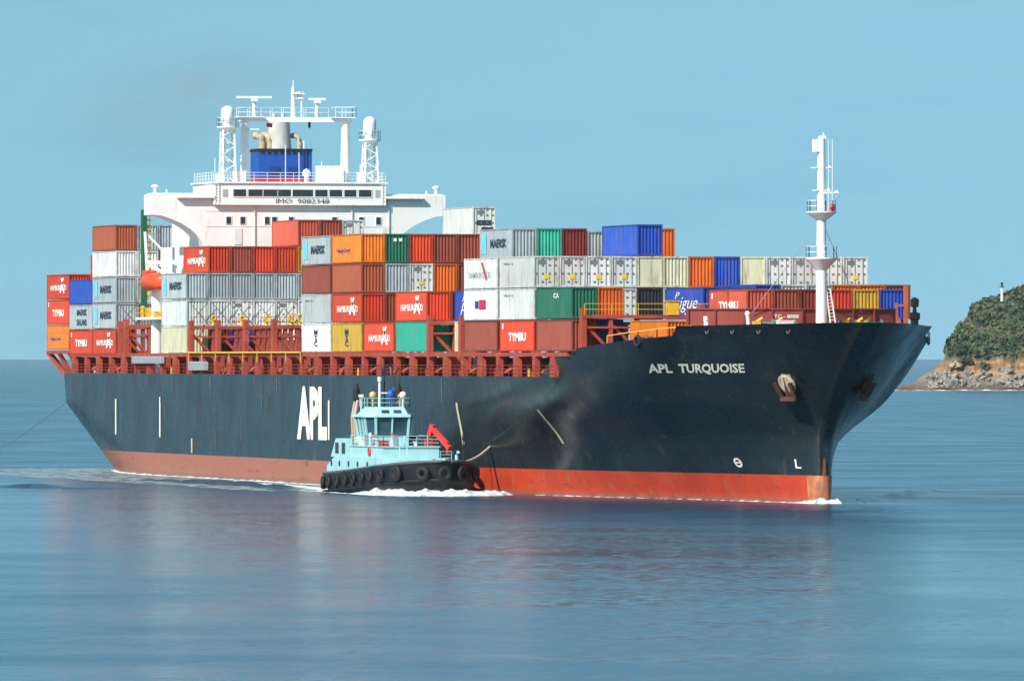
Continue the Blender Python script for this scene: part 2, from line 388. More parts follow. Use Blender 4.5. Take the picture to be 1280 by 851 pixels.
def hull():
    cols = list(np.arange(-122.5, 96, 3.0)) + list(np.arange(96, 123.9, 0.75)) + [123.99, 124.01] + list(np.arange(124.6, 139.8, 0.8)) + [140.3, 141.0, 141.6, 142.1, 142.5, 142.8, 143.0, 143.15, 143.25]
    T0, T1 = -122.5, stem(15.6)
    def ring(zf):
        st = []
        for s0 in cols:
            z = zf(s0); t = (s0-T0)/(T1-T0); t = min(1, t)
            s = aft(z) + t*(stem(z)-aft(z)); st.append((s, -half(s, z), z))
        return st + [(x, -y, z) for x, y, z in st[::-1][1:]]
    def loft(rings):
        mb = MB(); n = len(rings[0]); fs = []
        for i in range(len(rings)-1):
            for k in range(n):
                fs.append((i*n+k, i*n+(k+1) % n, (i+1)*n+(k+1) % n, (i+1)*n+k))
        return mb.add([p for r in rings for p in r], fs)
    loft([ring(lambda s, z=z: z) for z in (-1.5, -0.6, 0.2, 0.9, 1.6, 2.4)]).build('boot_topping', BOOT, ship, 35)
    K = 18
    loft([ring(lambda s, k=k: 2.4+(ztop(s)-2.4)*k/K) for k in range(K+1)]).build('hull', HULL, ship, 35)
    for nm, z, s0, s1, m in (('main_deck', 10.82, -122, 118, OXIDE), ('forecastle_deck', 14.25, 114, 139.5, OXIDE)):
        ss = np.linspace(s0, s1, 40)
        a = [(s, -(half(s, z)-0.1), z) for s in ss]; b = [(s, (half(s, z)-0.1), z) for s in ss]
        mb = MB(); n = len(a); mb.add(a+b, [(i, i+1, n+i+1, n+i) for i in range(n-1)]); mb.build(nm, m, ship)
hull()
def on_hull(vs, fs, name, m, lift=0.05, flip=False):
    """wrap a flat (x=s, z) mesh on the starboard shell"""
    mb = MB(); mb.add([(x, -(half(x, z)+lift), z) for x, _, z in vs], fs); return mb.build(name, m, ship, fix=False)
vs_, fs_ = text_mesh('APL', 12.8, 5.3, 0.055)
on_hull([(x+5.2, 0, z+7.1) for x, _, z in vs_], fs_, 'lettering', LETTER)
def bow_name():
    vs, fs = text_mesh('APL  TURQUOISE', 1.0, 1.0, 0.032)
    out = [(BN[0] + (x+0.5)*(BN[1]-BN[0]) + z*0.9, 0, BN[2] + (BN[3]-BN[2])*(x+0.5) + z*BN[4]) for x, _, z in vs]
    on_hull(out, fs, 'lettering', LETTER, 0.06)
BN = (115.6, 127.3, 11.58, 11.62, 0.95)
bow_name()
def strip(s0, z0, s1, z1, wd, name='hull_mark', m=LETTER):
    n = 8; vs = []; fs = []
    for k in range(n+1):
        t = k/n; s = s0+(s1-s0)*t; z = z0+(z1-z0)*t
        vs += [(s-wd/2, 0, z), (s+wd/2, 0, z)]
    for k in range(n): fs.append((2*k, 2*k+1, 2*k+3, 2*k+2))
    return on_hull(vs, fs, name, m, 0.04)
for s, za, zb in ((-87.4, 4.2, 8.1), (-65.0, 4.1, 8.4), (-49.4, 2.6, 4.1), (12.3, 4.5, 8.4), (62.4, 4.5, 8.4)):
    strip(s, za, s, zb, 0.62, m=TANLINE if s > 50 or s == -49.4 else LETTER)
strip(87.3, 4.8, 87.3, 7.9, 0.5, m=TANLINE)
def stem_bar():
    zs = np.linspace(0.05, 2.39, 7); mb = MB(); vs = []; fs = []
    cols_ = (-1.0, -0.72, -0.4, -0.15, -0.03, 0.03, 0.15, 0.4, 0.72, 1.0)
    for z in zs:
        for c in cols_:
            x = stem(z)-abs(c)*1.5+0.03; vs.append((x+0.03, math.copysign(half(stem(z)-abs(c)*1.5, z)+0.05, c), z))
    n = len(cols_)
    for i in range(len(zs)-1):
        for k in range(n-1): fs.append((i*n+k, i*n+k+1, (i+1)*n+k+1, (i+1)*n+k))
    mb.add(vs, fs).build('stem_plate', mat('stem_worn_orange', (0.46, 0.16, 0.07), 0.6, 0.3, 1.2, (0.16, 0.10, 0.08), 0.8, 0.5), ship, 60)
    mb = MB(); zs = np.linspace(2.4, 3.9, 10); vs = []; fs = []
    for z in zs:
        w = 0.02*(1-(z-2.4)/1.6)
        for c in (-w, 0.0, w): vs.append((stem(z)-abs(c)*1.2+0.05, math.copysign(half(stem(z)-abs(c)*1.2, z)+0.03, c) if c else 0, z))
    for i in range(9):
        for k in range(2): fs.append((i*3+k, i*3+k+1, i*3+k+4, i*3+k+3))
    mb.add(vs, fs).build('stem_rust_run', mat('rust_run', (0.20, 0.06, 0.03), 0.7, 0.3, 2), ship, 60)
stem_bar()
rr_ = random.Random(17); RUN = mat('rust_streak', (0.15, 0.062, 0.035), 0.8, 0.35, 2.5); RUN2 = mat('salt_streak', (0.16, 0.16, 0.15), 0.8, 0.3, 2.5)
for k in range(46):
    s = rr_.uniform(-112, 70); zt = ztop(s)-rr_.uniform(0.1, 0.5) if rr_.random() < 0.6 else rr_.uniform(3.5, 9); ln = rr_.uniform(0.6, 2.8)
    strip(s, zt, s+rr_.uniform(-.1, .1), max(2.5, zt-ln), rr_.uniform(0.05, 0.22), 'rust_run', RUN if rr_.random() < 0.6 else RUN2)
# load mark rings and draught figures at the bow
def disc_mark(s, z, r):
    n = 20; vs = []; fs = []
    for k in range(n):
        t = 2*math.pi*k/n
        vs += [(s+r*1.6*math.cos(t), 0, z+r*math.sin(t)), (s+r*1.0*math.cos(t), 0, z+r*0.6*math.sin(t))]
    for k in range(n): fs.append((2*k, 2*((k+1) % n), 2*((k+1) % n)+1, 2*k+1))
    fs2 = fs
    o = len(vs); vs += [(s-r*1.3, 0, z-0.07), (s+r*1.3, 0, z-0.07), (s+r*1.3, 0, z+0.07), (s-r*1.3, 0, z+0.07)]; fs2.append((o, o+1, o+2, o+3))
    on_hull(vs, fs2, 'bow_thruster_mark', LETTER, 0.05)
disc_mark(116.8, 3.4, 0.42)
vs_, fs_ = text_mesh('L', 0.9, 0.8, 0.01); on_hull([(x+126.8, 0, z+3.4) for x, _, z in vs_], fs_, 'bulb_mark', LETTER, 0.05)

# coaming, pillars and rails along the main deck
mb = MB(); mb.box(-112, 101, -13.0, 13.0, 10.86, 12.6); mb.build('hatch_coaming', DARKST, ship)
mb = MB(); mb.box(-113, 102, -15.7, -15.2, 12.72, 13.08); mb.box(-113, 102, 15.2, 15.7, 12.72, 13.08); mb.build('side_girder', OXIDE, ship)
k = 0; s = -111.0
while s < 100.5:
    mb = MB()
    if k % 2 == 0:
        mb.prism_y([(s-0.9, 10.85), (s+0.9, 10.85), (s+0.75, 12.7), (s-0.75, 12.7)], -15.72, -15.3)
        mb.box(s-0.15, s+0.15, -15.3, -13.2, 10.85, 12.7)
        mb.add([(s+0.35*math.cos(t), -15.735, 12.05+0.4*math.sin(t)) for t in np.linspace(0, 2*math.pi, 13)[:-1]], [tuple(range(12))])
    else:
        mb.box(s-0.45, s+0.45, -15.72, -15.25, 10.85, 12.7)
        mb.bar((s, -15.4, 11.0), (s+1.6, -13.3, 12.5), 0.22)
    mb.build('deck_pillar', OXIDE, ship); s += 6.5; k += 1
for i in range(46):                        # pipes, vents and valve gear in the side passage
    s = rnd.uniform(-110, 99); h = rnd.uniform(0.5, 1.5); mb = MB()
    mb.tube([(s, -14.6+rnd.uniform(-0.4, 0.8), 10.85), (s, -14.6, 10.85+h)], rnd.uniform(0.08, 0.22), 7)
    mb.build('vent_pipe', OXIDE if i % 3 else (GREYM if i % 2 else DARKST), ship)
for i in range(11):
    s = rnd.uniform(-110, 99); mb = MB(); mb.tube([(s, -14.9, 10.85), (s, -14.9, 11.4)], 0.13, 7); mb.torus((s, -14.9, 11.4), (0, 1, 0.3), 0.22, 0.04, 10, 5); mb.build('valve', YELLOW, ship)
mb = MB(); rail(mb, [(-113, -15.8, 10.9), (99.5, -15.8, 10.9)], 1.0, 0.02, 2.2, 3); mb.build('side_rail', OXIDE, ship)
mb = MB(); mb.bar((-51, -15.95, 13.15), (0, -15.95, 13.15), 0.14, 0.16)
for s in np.arange(-51, 1, 6.4): mb.bar((s, -15.95, 12.2), (s, -15.95, 13.2), 0.07)
mb.build('walkway_rail', YELLOW, ship)
for s0, s1, za, zb in ((-78.3, -63.4, 12.0, 12.75), (-50.2, -42.2, 11.3, 12.2)):
    mb = MB(); mb.box(s0, s1, -16.15, -15.8, za, zb)
    for k in range(1, 4): mb.box(s0, s1, -16.19, -16.15, za+(zb-za)*k/4-0.03, za+(zb-za)*k/4+0.03)
    mb.build('gangway', GREYM, ship)

# stern support struts for the outboard stack
mb = MB()
for s in (-124.6, -119, -113.4):
    mb.bar((s, -15.7, 13.2), (max(s, -122)+0.2, -14.2, 10.6), 0.5, 0.5)
    mb.box(s-0.2, s+0.2, -15.8, 15.8, 13.05, 13.4)
mb.bar((-125, -15.7, 13.2), (-113, -15.7, 13.2), 0.35)
for y in (-12.8, -10.2, -7.5, -4, 0, 4, 8, 12): mb.box(-122.2, -121.7, y-0.2, y+0.2, 10.8, 13.1)
mb.build('stern_bracket', OXIDE, ship)

# lashing bridges
def lashing_bridge(s, y0, y1, z0, z1, railz=True, diag=3, legs=99):
    mb = MB(); n = int(round((y1-y0)/2.43)); st = (y1-y0)/n
    for k in range(n+1):
        y = y0+k*st
        if legs < k < n+1-min(legs, 3): continue
        mb.box(s-0.35, s+0.35, y-0.17, y+0.17, z0, z1)
        if k < min(n, legs) and k % diag == 0:
            mb.bar((s, y+0.1, z1-0.5), (s, y+st-0.1, z0+0.2), 0.34, 0.28)
    mb.box(s-0.5, s+0.5, y0-0.2, y1+0.2, z1, z1+0.3); mb.box(s-0.4, s+0.4, y0, min(y1, y0+min(legs, n)*st), z1-0.9, z1-0.72)
    mb.box(s-0.45, s+0.45, y0-0.22, y0+0.22, z0, z1+0.9)
    b = mb.build('lashing_bridge', OXIDE, ship)
    if railz:
        m2 = MB(); rail(m2, [(s+0.45, y0, z1+0.3), (s+0.45, y1, z1+0.3)], 1.0, 0.03, 2.4, 2); m2.build('bridge_rail', YELLOW if s > 100 else OXIDE, b)
for s in (-51.2, -38.4, -25.6, -12.8): lashing_bridge(s, -15.6, 15.6, 12.6, 15.6, s < -50, 2 if s < -40 else 3)
lashing_bridge(-86.6, -15.6, -8.0, 12.6, 15.7, False, 1)
lashing_bridge(-83.5, -15.6, -8.0, 12.6, 15.9, False, 1)
lashing_bridge(51.8, -15.6, 15.6, 12.6, 15.7, False, 3)
lashing_bridge(63.9, -15.6, -7, 12.6, 15.6, False, 2)
lashing_bridge(104.6, -14.9, 14.9, 13.1, 16.1, True, 1, 2)
lashing_bridge(119.4, -8.2, -5.6, 14.2, 16.3, False, 1)
for y in (-13.4, -10.3, -7.6, -4.9, -3.9):
    mb = MB(); s = -50.3
    mb.tube([(s, y, 16.0), (s, y, 16.9)], 0.17, 8); mb.torus((s+0.25, y, 16.8), (1, 0, 0), 0.42 if y > -8 else 0.22, 0.09, 12, 5); mb.bar((s, y-0.5, 16.5), (s, y+0.5, 16.5), 0.14)
    mb.build('fire_valve', YELLOW, ship)
mb = MB(); mb.box(104.4, 105.2, -7.2, -6.2, 16.4, 17.6); mb.box(104.3, 105.3, -7.3, -6.1, 17.6, 17.68); mb.build('control_box', YELLOW, ship)
# lashing rods crossed over the container ends of the lower tiers
rod = mat('lashing_rod', (0.12, 0.08, 0.07), 0.6)
for s, z0, rows in ((-52.3, 15.9, range(0, 8)), (-87.6, 15.9, range(0, 3)), (25.7, 13.2, range(0, 2)), (51.3, 13.3, range(0, 3))):
    for k in rows:
        y = -15.75+k*2.43; mb = MB()
        mb.bar((s, y+0.1, z0+2.7), (s+0.25, y+2.3, z0+0.1), 0.06); mb.bar((s, y+2.3, z0+2.7), (s+0.25, y+0.1, z0+0.1), 0.06)
        mb.build('lashing_rods', rod, ship)

# ------------------------------------------------------------------ bridge house
def house():
    h = MB(); h.box(-84, -67.9, -10.4, 10.4, 12.0, 29.0); h.box(-84, -72.5, -11.6, 11.6, 12.0, 24.6)
    for z in (15.6, 18.4, 21.2, 24.0, 26.6): h.box(-84.05, -67.86, -10.44, 10.44, z, z+0.12)
    ho = h.build('deckhouse', WHITE, ship)
    low = [(16.25, 27.95), (15.2, 27.85), (14.0, 27.45), (13.0, 27.0), (12.1, 26.45), (11.4, 25.85), (10.9, 25.2), (10.5, 24.4)]
    poly = [(-16.25, 30.15)] + [(-y, z) for y, z in low] + low[::-1] + [(16.25, 30.15)]
    wg = MB(); wg.prism_x(poly, -71.5, -67.4)
    for sg in (-1, 1):
        a, b = sorted((sg*9.5, sg*13.6)); wg.box(-67.4, -66.7, a, b, 29.75, 30.02)
        wg.box(-71.2, -67.6, *sorted((sg*9.6, sg*16.0)), 30.15, 30.28)
        wg.tube([(-69, sg*15.6, 30.2), (-69, sg*15.6, 31.0)], 0.16, 8); wg.sphere((-69, sg*15.6, 31.0), 0.3, 0.42, 0.22)
        wg.tube([(-68.5, sg*14.4, 30.2), (-68.5, sg*14.4, 30.65)], 0.1, 8)
    wo = wg.build('bridge_wing', WHITE, ship)
    wh = MB(); wh.box(-77, -66.9, -9.6, 9.5, 29.05, 31.35); wh.box(-77.2, -66.7, -9.8, 9.7, 31.35, 31.52); wh.box(-66.9, -66.8, -9.6, 9.5, 29.02, 29.16)
    who = wh.build('wheelhouse', WHITE, ship)
    for a, b in ((-7.43,-6.01),(-5.78,-4.2),(-4.1,-2.55),(-2.5,-1.05),(-0.9,1.4),(1.6,3.0),(3.2,4.62),(4.85,6.2),(6.45,7.87)):
        f = MB(); 
        f.box(-66.9, -66.83, a-0.07, b+0.07, 29.85, 29.93); f.box(-66.9, -66.83, a-0.07, b+0.07, 30.69, 30.77)
        f.box(-66.9, -66.83, a-0.07, a, 29.93, 30.69); f.box(-66.9, -66.83, b, b+0.07, 29.93, 30.69)
        fo = f.build('window', WHITE2, who)
        MB().box(-66.93, -66.87, a, b, 29.93, 30.69).build('pane', GLASS, fo)
    for a in (-8.6, 8.3): MB().box(-66.92, -66.86, a, a+0.55, 29.9, 30.7).build('window', GREYM, who)
    for a in (-8.1, -6.55, -3.85, -3.05, 8.5, -1.2, 3.6, 6.6):
        f = MB(); f.box(-67.4, -67.33, a-0.06, a+0.6, 26.92, 27.82); fo = f.build('window', WHITE2, wo)
        MB().box(-67.36, -67.31, a, a+0.52, 26.98, 27.75).build('pane', GLASS, fo)
    vs, fs = text_mesh('IMO  9082348', 5.9, 0.54, 0.0)
    MB().add([(-66.77, x+0.2, z+29.44) for x, _, z in vs], fs).build('lettering', mat('dark_lettering', (0.03, 0.03, 0.035), 0.6), who, fix=False)
    r = MB(); rail(r, [(-66.9, -9.5, 31.52), (-66.9, 9.4, 31.52), (-76.8, 9.4, 31.52)], 1.0, 0.03, 1.5, 3); rail(r, [(-66.9, -9.5, 31.52), (-76.8, -9.5, 31.52)], 1.0, 0.03, 1.5, 3)
    r.build('roof_rail', WHITE2, who)
    # roof lockers, lights and whip aerials
    for bx in ((-72, -69.5, 2.9, 5.4, 31.5, 33.3), (-70, -69, -8.9, -7.9, 31.5, 32.4), (-71, -69.6, -6.8, -5.4, 31.5, 32.7), (-70, -69.3, 7.0, 7.6, 31.5, 32.6)):
        b = MB(); b.box(*bx); b.box(bx[0]-0.05, bx[1]+0.05, bx[2]-0.05, bx[3]+0.05, bx[5], bx[5]+0.06); b.box(bx[1], bx[1]+0.03, bx[2]+0.15, bx[3]-0.15, bx[4]+0.15, bx[5]-0.15); b.build('roof_locker', WHITE, who)
    b = MB(); b.lathe([(0.3, 31.5), (0.25, 32.1), (0.46, 32.3), (0.46, 32.6), (0.3, 32.9), (0.02, 33.0)], -69.1, 1.2, 12); b.build('compass_binnacle', WHITE, who, 50)
    for y, hh in ((-1.4, 4), (0.1, 3.2), (-9.2, 2.6), (8.9, 2.4), (6.9, 2.0), (2.6, 2.3)):
        a = MB(); a.tube([(-68, y, 31.5), (-68, y, 31.5+hh)], 0.045, 6); a.build('aerial', WHITE2, who)
    for y in (-7.2, -2.0, 2.2, 9.2):
        MB().box(-67.4, -67.33, y, y+0.85, 24.75, 26.55).build('door', mat('door_white', (0.66, 0.66, 0.63), 0.5), ho)
    for y in (-5.0, 5.8, 9.9):
        p = MB(); p.tube([(-67.25, y, 24.2), (-67.25, y, 29.0)], 0.06, 6); p.build('drain_pipe', mat('door_white', (0.66, 0.66, 0.63), 0.5), wo)
    for z in (26.7, 28.35): MB().box(-67.4, -67.36, -10.3, 10.3, z, z+0.05).build('weld_seam', mat('door_white', (0.66, 0.66, 0.63), 0.5), wo)
    for y in (-9.3, 9.2):
        l_ = MB()
        for q in (-0.2, 0.2): l_.bar((-66.75, y+q, 29.1), (-66.75, y+q, 32.4), 0.05)
        for k in range(9): l_.bar((-66.75, y-0.2, 29.3+k*0.33), (-66.75, y+0.2, 29.3+k*0.33), 0.04)
        l_.build('ladder', WHITE2, who)
    return who
who = house()
def sat_tower(y, s, zp, ztop_, rr):
    m = MB()
    for dx, dy in ((-0.6,-0.6),(0.6,-0.6),(0.6,0.6),(-0.6,0.6)):
        m.bar((s+dx*1.25, y+dy*1.25, 31.5), (s+dx, y+dy, zp), 0.15)
    nz = 6
    for k in range(nz):
        a = 31.5+(zp-31.5)*k/nz; b = 31.5+(zp-31.5)*(k+1)/nz; sg = 1 if k % 2 else -1
        for q in (-0.6, 0.6):
            m.bar((s+q*1.1, y-0.66*sg, a), (s+q*1.1, y+0.66*sg, b), 0.09); m.bar((s-0.66*sg, y+q*1.1, a), (s+0.66*sg, y+q*1.1, b), 0.09)
    m.tube([(s+0.2, y-0.45, 31.5), (s+0.2, y-0.45, zp)], 0.22, 10)
    m.lathe([(0.5, zp-0.5), (1.15, zp-0.05), (1.2, zp), (1.2, zp+0.12)], s, y, 16)
    t = m.build('satellite_tower', WHITE2, ship)
    r = MB(); n = 10
    pts = [(s+1.15*math.cos(2*math.pi*k/n), y+1.15*math.sin(2*math.pi*k/n), zp+0.1) for k in range(n+1)]
    rail(r, pts, 0.95, 0.025, 0.8, 2); r.build('platform_rail', WHITE2, t)
    d = MB(); d.lathe([(0.55, zp+0.1), (0.55, zp+0.5), (rr, zp+0.75), (rr, ztop_-rr), (rr*0.95, ztop_-rr*0.62), (rr*0.75, ztop_-rr*0.3), (rr*0.4, ztop_-rr*0.06), (0.05, ztop_)], s, y, 18)
    d.build('radome', WHITE2, t, 50)
sat_tower(-7.35, -70, 37.4, 39.75, 0.72)
sat_tower(8.45, -70, 36.1, 38.7, 0.70)
def gantry():
    s = -72
    g = MB()
    g.tube([(s, -5.0, 31.5), (s, -5.0, 38.3)], 0.5, 12, 0.42); g.tube([(s, 6.2, 31.5), (s, 6.2, 38.3)], 0.55, 12, 0.42)
    g.box(s-0.5, s+0.5, -5.6, 6.9, 38.1, 38.62)
    g.box(s-0.9, s+0.9, -5.9, -3.0, 38.55, 38.65); g.box(s-0.9, s+0.9, 4.4, 7.2, 38.55, 38.65); g.box(s-0.2, s+1.0, -4.6, -3.6, 37.2, 37.35)
    go = g.build('radar_mast', WHITE2, ship)
    r = MB(); rail(r, [(s+0.5, -5.8, 38.65), (s+0.5, 4.2, 38.65)], 1.0, 0.025, 1.2, 2); rail(r, [(s-0.5, -5.8, 38.65), (s-0.5, 4.2, 38.65)], 1.0, 0.025, 1.2, 2)
    rail(r, [(s+0.85, 4.9, 38.65), (s+0.85, 7.2, 38.65), (s-0.85, 7.2, 38.65), (s-0.85, 4.9, 38.65)], 1.1, 0.03, 1.2, 2); r.build('mast_rail', WHITE2, go)
    p = MB(); p.tube([(s, 0.4, 38.6), (s, 0.4, 41.9)], 0.28, 10, 0.2); p.tube([(s, 0.4, 41.8), (s, 0.4, 42.6)], 0.06, 6)
    p.bar((s, 0.4, 41.3), (s, 1.5, 41.3), 0.14); p.bar((s, 1.3, 38.6), (s, 1.3, 41.4), 0.14); p.box(s-0.2, s+0.2, 0.6, 1.5, 40.6, 40.72); p.box(s-0.15, s+0.15, 0.85, 1.35, 40.72, 41.15)
    p.box(s-0.4, s+0.4, 0.2, 1.6, 41.1, 41.2)
    p.build('signal_pole', WHITE2, go)
    for y, zb, hw in ((-4.0, 40.75, 1.95), (3.0, 40.6, 0.95)):
        q = MB(); q.tube([(s+0.2, y, 38.6), (s+0.2, y, zb-0.35)], 0.24, 10, 0.18); q.box(s-0.2, s+0.6, y-0.35, y+0.35, zb-0.45, zb-0.15)
        qo = q.build('radar', WHITE2, go)
        MB().box(s+0.1, s+0.36, y-hw, y+hw, zb-0.12, zb+0.12).build('scanner', WHITE2, qo)
    f = MB(); f.add([(s, -2.6, 38.0), (s, -1.9, 37.95), (s+0.02, -1.95, 37.5), (s+0.02, -2.55, 37.55)], [(0,1,2,3)]); f.add([(s-0.01, -2.6, 38.0), (s-0.01, -1.9, 37.95), (s+0.01, -1.95, 37.5), (s+0.01, -2.55, 37.55)], [(3,2,1,0)])
    f.bar((s, -2.25, 38.1), (s, -2.25, 37.5), 0.02); f.build('signal_flag', mat('flag_red', (0.5, 0.03, 0.05), 0.8), go)
    q = MB(); q.lathe([(0.02, 37.4), (0.14, 37.6), (0.16, 38.1)], s, 2.2, 8); q.build('signal_lamp', DARKST, go)
gantry()
def funnel():
    blue = mat('funnel_blue', (0.016, 0.075, 0.34), 0.45, 0.1)
    b = MB(); b.box(-91, -84, -1.9, 5.4, 12, 31.0); b.build('engine_casing', WHITE, ship)
    f = MB(); f.box(-88, -84, -0.65, 5.35, 32.35, 35.2); fo = f.build('funnel', blue, ship)
    MB().box(-88.03, -83.97, -0.68, 5.38, 31.0, 32.35).build('funnel_band', mat('funnel_red', (0.55, 0.03, 0.05), 0.5), fo)
    c = MB(); c.box(-88.05, -83.95, -0.7, 5.4, 35.2, 35.5)
    for y in np.arange(-0.4, 5.2, 0.72): c.box(-83.95, -83.88, y, y+0.34, 34.95, 35.2)
    c.build('funnel_rim', BLACK, fo)
    l_ = MB()
    for q in (-0.2, 0.2): l_.bar((-83.85, 4.5+q, 31.2), (-83.85, 4.5+q, 35.6), 0.06)
    for k in range(12): l_.bar((-83.85, 4.3, 31.4+k*0.35), (-83.85, 4.7, 31.4+k*0.35), 0.05)
    l_.build('ladder', mat('funnel_ladder', (0.03, 0.06, 0.2), 0.6), fo)
    for y in (0.6, 2.6): MB().box(-83.97, -83.9, y, y+1.1, 32.7, 33.5).build('louvre', mat('louvre_blue', (0.012, 0.045, 0.2), 0.6), fo)
    soot = mat('sooty_steel', (0.50, 0.48, 0.44), 0.5, 0.15, 0.9, (0.10, 0.085, 0.07), 0.7, 0.56)
    e = MB(); e.lathe([(1.4, 35.4), (1.3, 36.5), (1.15, 38.9), (1.05, 38.95), (0.95, 38.2)], -86, 2.1, 20); e.build('exhaust_pipe', soot, fo, 40)
    for y in (1.6, 2.6): MB().tube([(-86, y, 38.2), (-86.1, y, 39.4)], 0.22, 8).build('exhaust_pipe', soot, fo, 40)
    tan = mat('cowl_tan', (0.46, 0.38, 0.26), 0.6, 0.2, 1.5, (0.08, 0.06, 0.05), 0.6, 0.55)
    for y, sg in ((-0.1, -1), (0.75, -1), (4.1, -1)):
        r = 0.42 if y < 3 else 0.3
        MB().tube([(-85.5, y+0.2, 35.4), (-85.5, y+0.2, 36.3), (-85.6, y+0.08, 36.75), (-85.9, y-0.2, 37.0), (-86.2, y-0.5, 36.95)], r, 12).build('exhaust_pipe', tan, fo, 40)
        d = Vector((-0.3, -0.3, -0.05)).normalized(); MB().tube([Vector((-86.2, y-0.5, 36.95)), Vector((-86.2, y-0.5, 36.95))+d*0.06], r*0.9, 12).build('pipe_mouth', BLACK, fo)
    MB().tube([(-85.5, 4.8, 35.4), (-85.5, 4.8, 36.4)], 0.15, 8).build('vent_pipe', WHITE2, fo)
funnel()

# ------------------------------------------------------------------ davit, lifeboat, stores post
def davit():
    m = MB()
    m.tube([(-72, -14.7, 10.85), (-72, -14.7, 20.2)], 0.68, 16, 0.6)
    d = m.build('lifeboat_davit', WHITE2, ship, 40)
    m = MB(); m.box(-77, -66.5, -16.0, -13.4, 16.7, 16.95); m.build('embarkation_platform', WHITE, d)
    y = MB(); rail(y, [(-77, -16.0, 16.95), (-66.5, -16.0, 16.95)], 1.0, 0.035, 1.3, 2); y.box(-73.4, -72.3, -15.6, -15.0, 16.95, 17.9); y.box(-76, -75, -15.5, -14.8, 16.95, 17.7); y.box(-69.5, -68.6, -15.6, -15.0, 16.95, 17.6); y.tube([(-74, -15.8, 17), (-74, -15.8, 18.2)], 0.2, 8)
    y.build('winch_gear', YELLOW, d)
    f = MB(); a = (-74, -15.1, 22.2)
    f.bar((-74, -15.25, 20.0), (-74, -15.6, 26.2), 0.26); f.bar((-74, -15.2, 25.8), (-73, -12.6, 22.9), 0.2); f.bar((-74, -15.4, 22.9), (-72, -11.8, 22.9), 0.42, 0.36)
    f.bar((-74, -15.2, 22.7), (-72.5, -13.6, 21.6), 0.3); f.bar((-73.4, -13.9, 22.9), (-73.4, -13.9, 24.5), 0.16); f.bar((-72.2, -12.2, 22.9), (-72.2, -12.2, 20.4), 0.4)
    f.bar((-73, -14.2, 22.6), (-72.6, -12.4, 21.4), 0.25)
    f.build('davit_arm', WHITE2, d)
davit()
def lifeboat():
    t = thing('lifeboat', 'orange enclosed lifeboat hanging in the white davit at the ship side', 'lifeboat', (-70.8, -15.3, 19.85))
    org = mat('lifeboat_orange', (0.66, 0.075, 0.02), 0.4, 0.06)
    mb = MB(); nn = 14; mm = 14; vs = []; fs = []
    for i in range(nn+1):
        u = -1+2*i/nn; w_ = (1-abs(u)**3)**0.5 if abs(u) < 1 else 0; w_ = max(w_, 0.05); x = u*4.0
        for k in range(mm):
            a = 2*math.pi*k/mm; ca, sa = math.cos(a), math.sin(a)
            zz = 0.95*sa if sa < 0 else 1.0*sa
            vs.append((x, 1.15*w_*ca*abs(ca)**-0.25 if abs(ca) > 1e-6 else 0, 0.85+zz*(0.55+0.45*w_)))
    for i in range(nn):
        for k in range(mm): fs.append((i*mm+k, i*mm+(k+1) % mm, (i+1)*mm+(k+1) % mm, (i+1)*mm+k))
    fs.append(tuple(range(mm))); fs.append(tuple(nn*mm+k for k in range(mm)))
    mb.add(vs, fs).build('boat_shell', org, t, 60)
    c = MB(); c.box(-3.2, -1.4, -0.6, 0.6, 1.55, 2.15); c.build('conning_cabin', org, t)
    g = MB(); g.torus((0, 0, 0.85), (0, 0, 1), 1.12, 0.05, 24, 5)
    for p in g.v: pass
    g.v = [(x*3.2, y, z) for x, y, z in g.v]; g.build('gunwale_strip', mat('dark_orange', (0.3, 0.04, 0.015), 0.6), t)
lifeboat()
def stores_post():
    m = MB(); m.box(-75.4, -74.7, -15.75, -15.2, 16.95, 28.6); o = m.build('crane_post', mat('post_green', (0.02, 0.11, 0.05), 0.5, 0.15), ship)
    l = MB()
    for z in np.arange(22, 28.5, 0.6): l.box(-75.2, -74.9, -15.2, -14.75, z, z+0.14)
    l.box(-75.2, -74.9, -14.85, -14.75, 21.8, 28.6); l.build('ladder', mat('ladder_tan', (0.5, 0.36, 0.12), 0.6), o)
stores_post()

